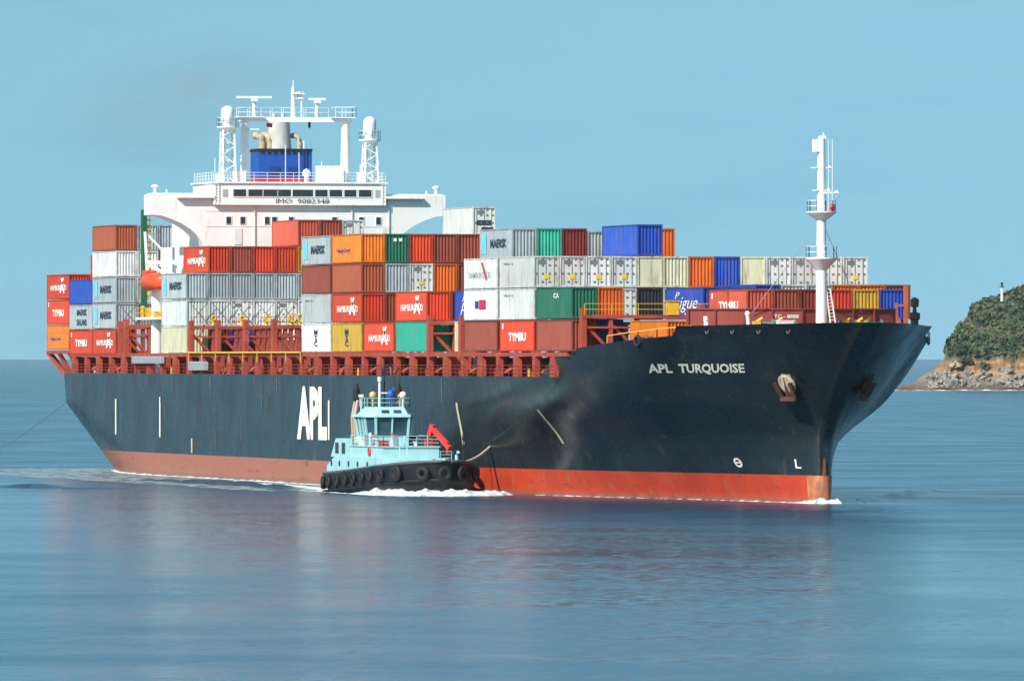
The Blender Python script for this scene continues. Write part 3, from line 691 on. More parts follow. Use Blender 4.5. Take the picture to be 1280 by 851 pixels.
# ------------------------------------------------------------------ forecastle
def foremast():
    s, y = 128.6, 0.0
    m = MB(); m.tube([(s, y, 14.25), (s, y, 21.2)], 0.5, 16, 0.46); m.tube([(s, y, 21.2), (s, y, 31.6)], 0.44, 16, 0.32)
    m.lathe([(0.5, 20.2), (1.35, 21.1), (1.4, 21.15), (1.4, 21.28)], s, y, 18); m.lathe([(0.45, 24.5), (1.25, 25.1), (1.3, 25.15), (1.3, 25.26)], s, y, 18)
    fo = m.build('foremast', WHITE2, ship, 35)
    t = MB(); t.box(s-0.3, s+0.3, y-0.75, y-0.2, 30.4, 31.5); t.build('masthead_light', WHITE2, fo)
    t = MB(); t.box(s-0.2, s+0.2, y-0.2, y+0.4, 31.5, 31.8); t.tube([(s, y+0.2, 31.7), (s, y+0.2, 32.1)], 0.08, 6); t.build('mast_cap', WHITE2, fo)
    for bx in ((s-0.2, s+0.2, y-0.9, y+0.9, 29.0, 29.1), (s+0.1, s+0.5, y+0.2, y+1.45, 26.8, 26.95), (s-0.3, s+0.3, y-0.75, y+0.75, 27.05, 27.15)):
        t = MB(); t.box(*bx); t.box(bx[0]+0.1, bx[1]-0.1, bx[3]-0.3, bx[3]-0.1, bx[4]-0.2, bx[5]+0.15); t.build('mast_bracket', WHITE2, fo)
    MB().lathe([(0.2, 25.3), (0.24, 25.5), (0.2, 25.9)], s+0.5, y+0.85, 10).build('side_light', mat('lamp_red', (0.5, 0.02, 0.05), 0.3), fo)
    r = MB()
    for zp, R_ in ((21.28, 1.32), (25.26, 1.22)):
        n = 10; rail(r, [(s+R_*math.cos(2*math.pi*k/n), y+R_*math.sin(2*math.pi*k/n), zp) for k in range(n+1)], 0.95, 0.025, 0.9, 2)
    for q in (-0.18, 0.18): r.bar((s+0.5, y+0.65+q, 25), (s+0.55, y+0.65+q, 31.5), 0.05)
    r.build('platform_rail', WHITE2, fo)
    l = MB()
    for q in (-0.25, 0.25): l.bar((s+0.4, y+1.1+q, 14.3), (s+0.2, y+0.55+q*0.7, 18.6), 0.1)
    for k in range(14): t_ = k/14; l.bar((s+0.4-0.2*t_, y+0.85-0.37*t_, 14.4+4.1*t_), (s+0.4-0.2*t_, y+1.35-0.6*t_, 14.4+4.1*t_), 0.05)
    l.build('ladder', WHITE2, fo)
    w_ = MB(); w_.tube([(s, y, 24.5), (s-6, -4.5, 16.5)], 0.03, 5); w_.tube([(s, y, 24.5), (s-6, 5.5, 16.5)], 0.03, 5); w_.build('stay_wire', GREYM, fo)
foremast()
def bow_gear():
    bw = mat('breakwater_red', (0.26, 0.05, 0.038), 0.55, 0.15, 0.5, (0.12, 0.03, 0.02), 0.5, 0.55)
    m = MB(); P = [(120.4, -9.8), (122.2, -5.2), (123.4, -0.3), (122.2, 4.7), (120.6, 9.2)]
    for (xa, ya), (xb, yb) in zip(P, P[1:]):
        m.add([(xa, ya, 14.2), (xb, yb, 14.2), (xb, yb, 16.8), (xa, ya, 16.8), (xa-0.15, ya, 14.2), (xb-0.15, yb, 14.2), (xb-0.15, yb, 16.8), (xa-0.15, ya, 16.8)],
              [(0,1,2,3),(7,6,5,4),(3,2,6,7),(0,3,7,4),(1,5,6,2),(0,4,5,1)])
        for t in (0.02, 0.5): 
            x = xa+(xb-xa)*t+0.06; y = ya+(yb-ya)*t; m.box(x-0.05, x+0.1, y-0.06, y+0.06, 14.2, 16.8)
        m.bar((xa, ya, 16.85), (xb, yb, 16.85), 0.3, 0.12)
    b = m.build('breakwater', bw, ship)
    vs, fs = text_mesh('TC - 8888', 2.1, 0.32, 0.01)
    MB().add([(123.45+0.24*(x-1.55+0.3), x-1.55, z+16.2) for x, _, z in vs], fs).build('lettering', LETTER, b, fix=False)
    # yellow rails on the bulwark step and inside the bow
    r = MB()
    pts = [(s, -(half(s, ztop(s))-0.25), ztop(s)+0.05) for s in (110.5, 113.5, 116.5, 119.5, 123.6)]
    rail(r, pts, 0.85, 0.05, 3.2, 1); rail(r, [(127, 1.2, 15.2), (124.5, 5.6, 15.2)], 0.7, 0.05, 2.2, 2); r.build('bulwark_rail', YELLOW, ship)
    for x, y in ((127.8, -4.8), (126.8, -2.6), (126.5, 3.0), (125.8, 5.6)):
        w_ = MB(); w_.tube([(x, y-0.6, 15.2), (x, y+0.6, 15.2)], 0.5, 12); w_.tube([(x, y-0.7, 15.2), (x, y-0.6, 15.2)], 0.75, 12); w_.tube([(x, y+0.6, 15.2), (x, y+0.7, 15.2)], 0.75, 12); w_.box(x-0.6, x+0.6, y-0.5, y+0.5, 14.25, 14.8)
        w_.build('mooring_winch', mat('winch_green', (0.1, 0.22, 0.2), 0.6), ship)
    for x, y in ((128.4, -5.8), (127.8, -3.8), (127.0, 2.6), (126.6, 3.8), (125.6, 4.8)):
        w_ = MB(); w_.box(x-0.3, x+0.3, y-0.3, y+0.3, 14.25, 15.75); w_.tube([(x, y, 15.7), (x+0.2, y+0.5, 16.05)], 0.12, 7); w_.build('winch_brake', YELLOW, ship)
    w_ = MB(); w_.box(129, 129.6, -4.2, -2.8, 14.25, 15.75); w_.box(128.95, 129.65, -4.25, -2.75, 15.75, 15.83); w_.build('deck_locker', WHITE2, ship)
    w_ = MB(); w_.tube([(128.2, -6.4, 14.25), (128.0, -6.5, 16.3)], 0.16, 8); w_.sphere((128.0, -6.5, 16.4), 0.24); w_.build('vent_pipe', WHITE2, ship)
    w_ = MB(); w_.box(123.7, 124.0, -9.2, -8.9, 14.25, 15.9); w_.tube([(123.85, -9.05, 15.8), (123.85, -9.05, 16.2)], 0.22, 8); w_.build('deck_lamp', WHITE2, ship)
    # post, ventilator and chock on the port side
    p = MB(); p.box(118.7, 119.0, 10.5, 10.85, 14.2, 18.95); p.box(118.75, 118.95, 9.7, 9.9, 14.2, 17.4); p.bar((118.85, 9.8, 16.4), (118.85, 10.7, 14.6), 0.18); p.bar((118.85, 9.8, 17.2), (118.85, 10.7, 17.2), 0.18)
    p.build('stack_guide', mat('guide_orange_red', (0.45, 0.12, 0.06), 0.6), ship)
    v = MB(); v.lathe([(0.35, 14.2), (0.35, 15.9), (0.5, 16.0), (0.5, 16.5), (0.2, 16.6), (0.15, 17.0), (0.38, 17.1), (0.4, 17.7), (0.1, 17.9)], 120.4, 11.0, 12); v.build('ventilator', mat('vent_brown', (0.08, 0.06, 0.05), 0.7), ship)
    for q, sg, zz in ((119.4, 1, 14.35), (117.8, 1, 14.25), (116.8, -1, 14.05)):
        c = MB(); c.torus((q, sg*(half(q, zz)-0.05), zz), (0.3, sg, 0), 0.42, 0.15, 14, 6); c.build('fairlead', DARKST if sg < 0 else GREYM, ship, 60)
    for q in (126.4, 129.6, 132.8, 136.0):
        k = MB(); k.torus((q, -half(q, 14.9)-0.02, 14.9), (0.35, -1, 0), 0.22, 0.06, 12, 6); k.build('panama_chock', mat('chock_worn', (0.16, 0.12, 0.10), 0.6), ship, 60)
bow_gear()
def anchor(sg):
    s, z = 130.4, 10.4; y = half(s, z)
    n = Vector((0.42, 1.0*sg, -0.55)).normalized(); c = Vector((s, sg*y, z))
    t1 = n.cross(Vector((0,0,1))).normalized(); up = t1.cross(n).normalized()
    if up.z < 0: up = -up
    rust = mat('anchor_rust', (0.10, 0.035, 0.022), 0.7, 0.3, 2); tan = mat('hawse_tan', (0.42, 0.34, 0.24), 0.6, 0.2, 2)
    h = MB(); h.torus(c + n*0.05, n, 0.75, 0.26, 18, 8)
    f1 = c + up*0.7 - t1*0.9*sg
    h.add([c+up*1.5+n*0.12-t1*1.0, c+up*0.9+n*0.3+t1*0.2, c-up*0.4+n*0.5+t1*0.3, c-up*0.9+n*0.2-t1*0.4, c+up*0.4+n*0.1-t1*0.9], [(0,1,2,3,4)])
    h.build('hawse_pipe', tan if sg < 0 else rust, ship)
    a = MB(); a.bar(c+up*0.6+n*0.1, c-up*1.3+n*0.45, 0.34); a.bar(c-up*1.3+n*0.45-t1*0.95, c-up*1.3+n*0.45+t1*0.95, 0.5, 0.4)
    for q in (-0.85, 0.85): a.bar(c-up*1.35+n*0.5+t1*q, c+up*0.3+n*0.55+t1*q*1.25, 0.36, 0.22)
    a.build('anchor', rust, ship)
    b = MB(); b.add([c+up*0.9+n*0.02-t1*1.0, c+up*0.9+n*0.02+t1*1.0, c-up*1.7+n*0.02+t1*0.6, c-up*1.7+n*0.02-t1*0.6], [(0,1,2,3)])
    b.build('anchor_pocket', DARKST, ship)
anchor(-1); anchor(1)

# ------------------------------------------------------------------ containers
CW, CL, PITCH = 2.37, 12.15, 2.43
COL = dict(grey=(0.36,0.41,0.43), white=(0.72,0.74,0.73), reefer=(0.62,0.63,0.60), cream=(0.66,0.62,0.42), red=(0.62,0.06,0.022), coral=(0.58,0.10,0.06),
           brown=(0.30,0.065,0.04), maroon=(0.22,0.035,0.03), rust=(0.42,0.10,0.045), orange=(0.72,0.19,0.02), tango=(0.68,0.14,0.02), yellow=(0.60,0.37,0.05),
           teal=(0.04,0.42,0.29), green=(0.022,0.15,0.09), blue=(0.025,0.08,0.42), black=(0.03,0.035,0.035), pale=(0.55,0.58,0.57))
NAMEC = dict(grey='light grey', white='white', reefer='white refrigerated', cream='cream', red='bright red', coral='coral red', brown='terracotta', maroon='dark maroon', rust='rust orange',
             orange='orange', tango='vivid orange', yellow='mustard yellow', teal='turquoise', green='dark green', blue='blue', black='black', pale='pale grey')
def cmat(c, frame=False):
    k = COL[c]
    if frame: return mat('container_frame_'+c, tuple(x*(0.9 if min(k) > 0.3 else 0.74) for x in k), 0.6, 0.2, 1.2, (0.16, 0.07, 0.035), 0.6, 0.5, rand=0.1)
    return mat('container_paint_'+c, k, 0.5, 0.10, 0.5, (0.20, 0.11, 0.065) if c not in ('black',) else (0.05,0.05,0.05), 0.6, 0.54, rand=0.18)
MESHES = {}
def body_mesh(c, Lc, H, flat_side, reefer):
    key = ('b', c, Lc, H, flat_side, reefer)
    if key in MESHES: return MESHES[key]
    mb = MB(); x0, x1, y0, y1 = 0.10, Lc-0.10, 0.05, CW-0.05
    def wave(n, depth, flat):
        pts = []
        for i in range(n):
            a, b = i/n, 1/n
            if flat: continue
            pts += [(a+b*0.08, 0), (a+b*0.42, 0), (a+b*0.58, depth), (a+b*0.92, depth)]
        return pts
    out = []
    for t, d in [(0, 0)] + wave(20, 0.035, flat_side): out.append((x0+(x1-x0)*t, y0+d))
    for t, d in [(0, 0)] + wave(7, 0.11, reefer): out.append((x1-d, y0+(y1-y0)*t))
    for t, d in [(0, 0)] + wave(20, 0.035, flat_side): out.append((x1-(x1-x0)*t, y1-d))
    for t, d in [(0, 0)] + wave(7, 0.06, True): out.append((x0+d, y1-(y1-y0)*t))
    n = len(out); z0, z1 = 0.14, H-0.08
    mb.add([(x, y, z0) for x, y in out] + [(x, y, z1) for x, y in out], [tuple(range(n))[::-1], tuple(range(n, 2*n))] + [(i, (i+1) % n, n+(i+1) % n, n+i) for i in range(n)])
    MESHES[key] = mb.mesh('container_body', cmat(c)); return MESHES[key]
def frame_mesh(c, Lc, H):
    key = ('f', c, Lc, H)
    if key in MESHES: return MESHES[key]
    mb = MB(); p = 0.14
    for x in (0, Lc-p):
        for y in (0, CW-p): mb.box(x, x+p, y, y+p, 0, H)
        mb.box(x+0.02, x+p-0.02, p, CW-p, H-0.16, H-0.01); mb.box(x+0.02, x+p-0.02, p, CW-p, 0.01, 0.17)
    for y in (0.01, CW-0.09):
        mb.box(p, Lc-p, y, y+0.08, H-0.11, H-0.01); mb.box(p, Lc-p, y, y+0.08, 0.01, 0.16)
    MESHES[key] = mb.mesh('container_frame', cmat(c, True)); return MESHES[key]
def reefer_mesh(H):
    key = ('r', H)
    if key in MESHES: return MESHES[key]
    mb = MB(); x = CL-0.1
    for y in (0.42, 1.18, 1.94): mb.box(x, x+0.03, y-0.03, y+0.03, 0.2, H-0.2)
    for y in (0.3, 0.85, 1.5, 2.05):
        for z in (0.5, 1.25, 2.0, 2.55):
            if rnd.random() < 0.75: mb.box(x, x+0.05, y-0.09, y+0.09, z-0.08, z+0.08)
    mb.box(x, x+0.03, 0.5, 1.1, H-0.75, H-0.35)
    MESHES[key] = mb.mesh('reefer_gear', mat('reefer_gear_grey', (0.16, 0.17, 0.18), 0.6)); return MESHES[key]
BAYS = {'A': (-125.3, 13.5, 2.85), 'B': (-112.8, 12.96, 2.8), 'C': (-100.4, 12.97, 2.85), 'D': (-65.0, 13.11, 2.84),
        'E': (0.0, 13.18, 2.89), 'F': (13.0, 13.18, 2.89), 'G': (26.1, 13.18, 2.89), 'H': (39.0, 13.18, 2.89), 'I': (52.4, 13.18, 2.89),
        'J': (65.4, 13.18, 2.89), 'K': (78.6, 13.18, 2.89), 'L': (91.7, 13.18, 2.89), 'M': (105.8, 13.2, 2.74)}
PLACE = {'A': 'the aftmost bay', 'B': 'second bay from stern', 'C': 'bay behind the davit', 'D': 'bay beside the lifeboat', 'E': 'bay after the gap',
         'F': 'sixth bay from stern', 'G': 'seventh bay from stern', 'H': 'eighth bay from stern', 'I': 'ninth bay from stern', 'J': 'tenth bay from stern',
         'K': 'eleventh bay from stern', 'L': 'twelfth bay from stern', 'M': 'bay nearest the bow'}
TIER = ['bottom', 'second', 'third', 'fourth', 'fifth']
ROWN = ['outermost', 'second inboard', 'third inboard', 'fourth inboard', 'fifth inboard', 'sixth inboard', 'seventh inboard', 'eighth inboard', 'ninth inboard', 'tenth inboard', 'eleventh inboard', 'twelfth inboard', 'farthest inboard']
CTXT = mat('container_text_white', (0.82, 0.80, 0.76), 0.6); CTXD = mat('container_text_dark', (0.03, 0.045, 0.07), 0.6)
CTXR = mat('container_text_red', (0.55, 0.03, 0.05), 0.6); STAR = mat('container_star_blue', (0.18, 0.55, 0.72), 0.6); NAVY = mat('container_text_navy', (0.02, 0.05, 0.25), 0.6); YSIGN = mat('warning_yellow', (0.75, 0.5, 0.03), 0.6)
def side_text(t, txt, x, z, wd, hh, m, bold=0.03, shear=0.0, vertical=False, y=0.025):
    vs, fs = text_mesh(txt, wd, hh, bold, shear, vertical)
    return MB().add([(p[0]+x, y, p[2]+z) for p in vs], fs).build('lettering', m, t, fix=False)
def end_text(t, txt, y, z, wd, hh, m, Lc):
    vs, fs = text_mesh(txt, wd, hh, 0.02)
    return MB().add([(Lc-0.09, p[0]+y, p[2]+z) for p in vs], fs).build('lettering', m, t, fix=False)
LOGO_LABEL = dict(star='with dark lettering and star', script='with white script', block='with white block letters', small='with small dark lettering', vert='with upright lettering',
                  square='with red and blue square', slash='with red slash mark', hand='with scrawled white lettering', double='with two lettered lines', tiny='with tiny corner marks', dots='with two white stickers', car='with dark picture panel', plain='plain and smooth', white='with small white mark')
def container(bay, row, tier, c, logo=None, short=0, dx=0.0, dh=0.0, flat=0):
    s0, zb, tp = BAYS[bay]
    Lc = 5.98 if short else CL; H = tp - 0.06 + dh
    x = s0 + dx + (6.1 if short == 2 else 0); y = -15.8 + row*PITCH + 0.03; z = zb + tier*tp
    lk = LOGO_LABEL.get(logo, 'unit' if c == 'reefer' else 'with plain side' if row == 0 else 'with ribbed end')
    extra = 'short ' if short else ''
    lab = f"{extra}{NAMEC[c]} container {lk}, {ROWN[row]}, {TIER[tier]} tier, {PLACE[bay]}"
    t = thing('shipping_container', lab, 'container', (x, y, z), 0, 'shipping containers stacked on the ship')
    r = c == 'reefer'; fl2 = bool(flat)
    flat = r or logo in ('slash', 'square', 'tiny', 'car') or c in ('cream', 'teal')
    link('body', body_mesh(c, Lc, H, flat or fl2, r or fl2), t); link('frame', frame_mesh(c, Lc, H), t)
    if r: link('machinery_panel', reefer_mesh(H), t)
    zc = H/2
    if logo == 'star':
        side_text(t, 'MAERSK', 6.9, zc+0.05, 6.0, 0.85, CTXD, 0.035)
        MB().add([(0.8, 0.022, 0.5), (2.5, 0.022, 0.5), (2.5, 0.022, H-0.5), (0.8, 0.022, H-0.5)], [(0,1,2,3)]).build('star_panel', STAR, t)
    elif logo == 'double':
        side_text(t, 'MAERSK', 6.5, zc+0.5, 5.2, 0.7, CTXD, 0.03); side_text(t, 'SEALAND', 6.5, zc-0.6, 5.6, 0.7, CTXD, 0.03)
    elif logo == 'script':
        side_text(t, 'HAMBURG SÜD', 6.3, zc-0.05, 8.6, 0.78, CTXT, 0.03)
        MB().add([(7.0, 0.02, zc-0.6), (7.6, 0.02, zc-0.75), (9.3, 0.02, zc+0.95), (8.7, 0.02, zc+1.05)], [(0,1,2,3)]).build('slash_mark', CTXT, t)
        MB().add([(7.6, 0.02, zc+0.95), (8.2, 0.02, zc+1.0), (9.7, 0.02, zc-0.75), (9.1, 0.02, zc-0.75)], [(0,1,2,3)]).build('slash_mark', CTXT, t)
    elif logo == 'block': side_text(t, 'TYMBU', 6.2, zc-0.1, 6.2, 0.8, CTXT, 0.05); side_text(t, 'I', 1.0, H-0.55, 0.5, 0.5, CTXT)
    elif logo == 'small': side_text(t, 'Hapag-Lloyd', 4.6, zc-0.2, 5.6, 0.55, NAVY, 0.01)
    elif logo == 'vert': side_text(t, 'MSC', 6.0, zc-0.05, 1.5, 1.7, CTXD, 0.04, 0, True)
    elif logo == 'slash':
        side_text(t, 'HAMBURG SÜD', 5.8, zc-0.1, 8.0, 0.7, mat('container_text_grey', (0.4, 0.38, 0.4), 0.6), 0.01)
        MB().add([(6.2, 0.02, zc+1.0), (6.9, 0.02, zc+1.0), (8.6, 0.02, zc-0.6), (7.9, 0.02, zc-0.6)], [(0,1,2,3)]).build('slash_mark', CTXR, t)
    elif logo == 'square':
        MB().add([(4.0, 0.02, zc-0.35), (5.3, 0.02, zc-0.35), (5.3, 0.02, zc+0.35), (4.0, 0.02, zc+0.35)], [(0,1,2,3)]).build('logo_panel', NAVY, t)
        MB().add([(5.5, 0.02, zc-0.45), (8.0, 0.02, zc-0.45), (8.0, 0.02, zc+0.45), (5.5, 0.02, zc+0.45)], [(0,1,2,3)]).build('logo_panel', CTXR, t)
    elif logo == 'hand': side_text(t, 'pigue', 6.2, zc-0.15, 8.2, 1.4, CTXT, 0.0, 0.4); side_text(t, 'P', 3.6, zc+0.7, 1.6, 0.6, CTXT, 0.0, 0.4); side_text(t, 'v', 6.8, zc-1.05, 1.4, 0.4, CTXT, 0.0, 0.4)
    elif logo == 'tiny': side_text(t, 'CRLU 12', 3.0, H-0.65, 3.2, 0.2, CTXD, 0.01)
    elif logo == 'white': side_text(t, 'CA', 6.8, H-0.75, 1.9, 0.45, CTXT, 0.03)
    elif logo == 'dots':
        for yy in (0.85, 1.4): MB().box(Lc-0.1, Lc-0.06, yy, yy+0.3, H-0.75, H-0.45).build('sticker', CTXT, t)
    elif logo == 'car':
        MB().box(Lc-0.1, Lc-0.06, 0.4, 1.9, 1.0, 1.5).build('picture_panel', CTXD, t)
        MB().box(Lc-0.1, Lc-0.06, 0.9, 2.1, 0.45, 0.8).build('picture_panel', CTXD, t)
    if r and rnd.random() < 0.45: MB().box(Lc-0.1, Lc-0.05, 1.0, 1.5, 0.75, 1.15).build('warning_label', YSIGN, t)
    return t
def bay_fill(txt):
    for ln in txt.strip().splitlines():
        b, r, t, c, *lg = ln.split()
        kw = {}
        for q in lg[1:]:
            k, v_ = q.split('='); kw[k] = float(v_) if k in ('dx', 'dh') else int(v_)
        container(b, int(r), int(t), c, None if not lg or lg[0] == '-' else lg[0], **kw)
bay_fill('''
A 0 0 orange small
A 0 1 red block
A 0 2 red script
A 1 2 red
B 0 0 red block
B 0 1 grey double
B 0 2 blue
B 1 3 red
B 1 2 maroon
C 0 0 red script
C 0 1 grey star
C 0 2 grey star
C 0 3 white
C 0 4 rust
C 1 1 grey
C 1 2 reefer
C 1 3 white
C 1 4 grey
C 2 3 brown
C 2 4 grey
D 0 0 cream
D 0 1 pale
D 0 2 grey star
D 1 0 maroon
D 2 0 blue
D 3 0 brown
D 4 0 white
D 1 1 white
D 2 1 reefer
D 3 1 white
D 4 1 reefer
D 5 1 white
D 6 1 white
D 1 2 grey
D 2 2 grey
D 3 2 grey
D 4 2 grey
D 5 2 grey
D 1 3 red script
D 2 3 brown
D 3 3 red
D 4 3 red
D 5 3 yellow
D 5 4 coral
D 6 4 brown
D 7 4 reefer
E 0 0 white vert
E 0 1 pale tiny
E 0 2 brown
E 0 3 grey star
E 6 4 reefer car
F 0 0 yellow vert
F 0 1 red script
F 0 2 rust
F 0 3 orange small
F 1 1 brown
F 1 2 grey
F 1 3 green dots
F 2 1 maroon
F 2 2 reefer
F 2 3 red
F 3 2 tango
F 3 3 brown
F 4 2 brown
F 4 3 brown
G 0 0 red script
H 0 0 teal
H 0 1 red script
H 1 0 maroon
H 1 1 brown
I 1 0 cream vert
I 1 1 blue hand
I 2 3 grey star
I 3 3 teal
I 4 3 maroon
I 5 3 grey - dh=-0.25
J 0 0 brown
J 0 1 white square
J 0 2 reefer slash
J 1 1 reefer
J 1 2 reefer
J 6 3 tango - dh=-0.15
K 0 0 red block
K 0 1 reefer tiny
K 0 2 reefer tiny
K 1 2 reefer
K 2 1 reefer
K 2 2 reefer
K 3 1 reefer
K 3 2 reefer
K 4 1 black
K 4 2 cream plain flat=1
K 4 3 blue plain
K 5 2 cream
K 6 2 tango
K 7 2 blue
K 8 2 cream plain flat=1
K 9 2 reefer
K 10 2 reefer
K 11 2 reefer
K 12 2 reefer
K 5 1 pale
L 0 0 brown
L 0 1 green white
L 1 0 blue
L 1 1 tango
L 0 2 green - dx=300
L 5 1 blue hand
L 6 1 blue
L 7 1 blue - dh=0.25
L 8 1 pale - dh=0.25
L 9 1 grey - dh=0.25
L 10 1 tango - dh=0.25
L 11 1 tango - dh=0.25
L 12 1 brown - dh=0.25
M 2 0 orange small
M 5 1 coral block short=1
M 5 1 coral - short=2
M 6 1 brown
M 7 1 maroon white
M 8 1 red
M 9 1 yellow
M 10 1 blue
'''.replace('L 0 2 green - dx=300\n', ''))

# ------------------------------------------------------------------ tug
def tug():
    t = thing('tugboat', 'pale blue tugboat with black tyre-hung hull moving alongside the container ship', 'tugboat', (64.5, -21.15, 0))
    cyan = mat('tug_pale_blue', (0.36, 0.62, 0.66), 0.4, 0.08, 0.8, (0.30, 0.22, 0.15), 0.45, 0.58)
    blk = mat('tug_hull_black', (0.014, 0.016, 0.02), 0.45, 0.3, 0.8, (0.10, 0.10, 0.10), 0.5, 0.56)
    Lh = 15.5; Bh = 4.75
    def hb(x, z):
        u = x/Lh
        f = (1-max(0, u-0.25)**2.4/0.75**2.4)**0.55 if u > 0.25 and u < 1 else (0 if u >= 1 else 1)
        if u < -0.7: f = (1-min(1, (-u-0.7)/0.6)**2.4*0.5)
        return Bh*f*(0.86+0.14*min(1, max(0, (z+0.5)/2.5)))
    def top(x): return 1.7 + 1.5*max(0, (x+20)/35.5)**1.6
    xs = list(np.linspace(-20, 8, 18)) + [9.5, 11, 12.2, 13.2, 14, 14.6, 15.0, 15.3, 15.45, 15.5]
    rings = []
    for k in range(7):
        st = []
        for x in xs:
            z = -0.8 + (top(x)+0.8)*k/6; xx = x*(0.93+0.07*k/6); st.append((xx, -hb(x, z), z))
        rings.append(st + [(x, -y, z) for x, y, z in st[::-1][1:]])
    n = len(rings[0]); mb = MB()
    mb.add([p for r in rings for p in r], [(i*n+k, i*n+(k+1) % n, (i+1)*n+(k+1) % n, (i+1)*n+k) for i in range(6) for k in range(n)])
    mb.build('hull', blk, t, 40)
    d = MB(); a = [(x*0.985, -hb(x, 1)*0.97, top(x)-0.75) for x in xs]; b = [(x*0.985, hb(x, 1)*0.97, top(x)-0.75) for x in xs]; m = len(xs)
    d.add(a+b, [(i, i+1, m+i+1, m+i) for i in range(m-1)]); d.build('deck', mat('tug_deck', (0.10, 0.16, 0.15), 0.7), t)
    # rubber belt and bulwark cap
    for sg in (-1, 1):
        c = MB(); c.tube([(x, sg*(hb(x, 1.2)+0.08), top(x)-0.05) for x in xs[:-1]], 0.14, 7); c.build('bulwark_cap', mat('tug_cap', (0.10, 0.11, 0.12), 0.6), t)
    def ring(x, sg, z, rr=0.62):
        y = hb(x, z); e = 0.15; nx = -(hb(x+e, z)-hb(x-e, z))/(2*e); nn = Vector((nx, sg, 0)).normalized()
        f = MB(); f.torus((x*1.0+nn.x*0.22, sg*y+nn.y*0.22, z), nn, rr*0.66, rr*0.36, 20, 9, 0.8); f.build('tyre_fender', BLACK, t, 60)
    for x in (-18.2, -14.6, -11.2, -7.8, -4.4, -0.9, 2.5, 5.7, 8.7, 11.3): ring(x, -1, top(x)-0.95)
    for x in (-13, -9, -5, -1, 3, 7, 10.5): ring(x, 1, top(x)-0.95)
    for yy in (-3.6, -1.9, -0.2, 1.5, 3.2):
        # bow tyres hang square to the stem
        lo, hi = 8.0, 15.5
        for _ in range(30):
            mid = (lo+hi)/2
            if hb(mid, 1.9) > abs(yy): lo = mid
            else: hi = mid
        x = lo; e = 0.1; nx = -(hb(min(x+e, 15.5), 1.9)-hb(x-e, 1.9))/(2*e); nn = Vector((nx, 1 if yy > 0 else -1, 0)).normalized() if abs(yy) > 0.4 else Vector((1, 0, 0))
        f = MB(); f.torus((x+nn.x*0.25, yy+nn.y*0.25, 2.0), nn, 0.46, 0.27, 20, 9, 0.8); f.build('tyre_fender', BLACK, t, 60)
    f = MB(); f.torus((-20.0, -1.6, 0.9), (-1, -0.4, 0), 0.55, 0.3, 20, 9); f.build('tyre_fender', BLACK, t, 60)
    f = MB(); f.torus((-20.0, 1.2, 0.9), (-1, 0.1, 0), 0.55, 0.3, 20, 9); f.build('tyre_fender', BLACK, t, 60)
    # deckhouse: long low casing aft, raised accommodation forward
    h = MB(); h.prism_y([(-18.6, 1.2), (3.4, 1.4), (3.2, 3.3), (-15.4, 3.3), (-18.2, 2.5), (-18.6, 2.3)], -3.05, 2.9)
    h.prism_y([(3.4, 1.4), (6.6, 1.4), (6.2, 3.0), (3.3, 3.3)], -2.6, 3.0)
    ho = h.build('deckhouse', cyan, t)
    h = MB(); h.box(-10.6, 2.4, -2.75, 2.6, 3.3, 4.3); h.box(-10.7, 2.55, -2.85, 2.7, 4.3, 4.4); h.build('bridge_deck', cyan, t)
    h = MB(); h.prism_y([(-17.2, 3.25), (-10.8, 3.25), (-10.8, 5.0), (-15.2, 5.0)], -3.0, 2.85); h.build('engine_casing', cyan, t)
    for x in (-15.2, -12.6): MB().box(x, x+1.2, -3.06, -3.0, 3.6, 4.6).build('vent_grille', mat('tug_dark', (0.03, 0.05, 0.055), 0.6), t)
    v = MB(); v.tube([(-9.6, -2.2, 4.85), (-8.3, -2.2, 4.85)], 0.38, 12); v.build('life_raft', WHITE2, t)
    v = MB()
    for k in range(6): v.box(3.3, 3.42, -1.4, -0.7, 1.6+k*0.3, 1.66+k*0.3)
    for y in (-1.4, -0.7): v.bar((3.36, y, 1.4), (3.36, y, 4.3), 0.06)
    v.build('ladder', WHITE2, t)
    # doors, ports and vents on the casing
    for x in (-16.6, -13.4, -9.8, -6.2, -2.4): MB().lathe([(0.28, 0), (0.28, 0.06)], 0, 0, 14).build('porthole', GLASS, ho).matrix_local = Matrix.Translation((x, -3.05, 2.65)) @ Matrix.Rotation(R(90), 4, 'X')
    MB().box(0.4, 1.2, -3.1, -3.05, 1.6, 3.4).build('door', mat('tug_door', (0.28, 0.52, 0.56), 0.5), ho)
    for y in (-1.7, -0.5, 0.9): MB().box(4.4, 6.25, y, y+0.65, 1.75, 2.65).build('vent_grille', mat('tug_dark', (0.03, 0.05, 0.055), 0.6), ho)
    MB().box(5.95, 6.1, 1.7, 2.4, 1.5, 3.0).build('door', mat('tug_door', (0.28, 0.52, 0.56), 0.5), ho)
    # wheelhouse: octagonal, windows leaning out
    Z0, Z1 = 4.4, 7.45
    def oct_(g, z): 
        return [(-5.4-g, -1.2, z), (-4.4-g*0.7, -2.05-g, z), (-1.0+g*0.7, -2.05-g, z), (0.3+g, -1.5-g*0.4, z), (0.3+g, 1.5+g*0.4, z), (-1.0+g*0.7, 2.05+g, z), (-4.4-g*0.7, 2.05+g, z), (-5.4-g, 1.2, z)]
    w_ = MB(); 
    def slab(g0, z0, g1, z1): w_.add(oct_(g0, z0)+oct_(g1, z1), [tuple(range(8))[::-1], tuple(range(8, 16))] + [(i, (i+1) % 8, 8+(i+1) % 8, 8+i) for i in range(8)])
    slab(-0.08, Z0, 0.04, 5.2); slab(0.5, 7.05, 0.45, 7.3); slab(0.1, 7.3, -0.5, 8.0)
    A = oct_(0.04, 5.2); B_ = oct_(0.28, 7.05)
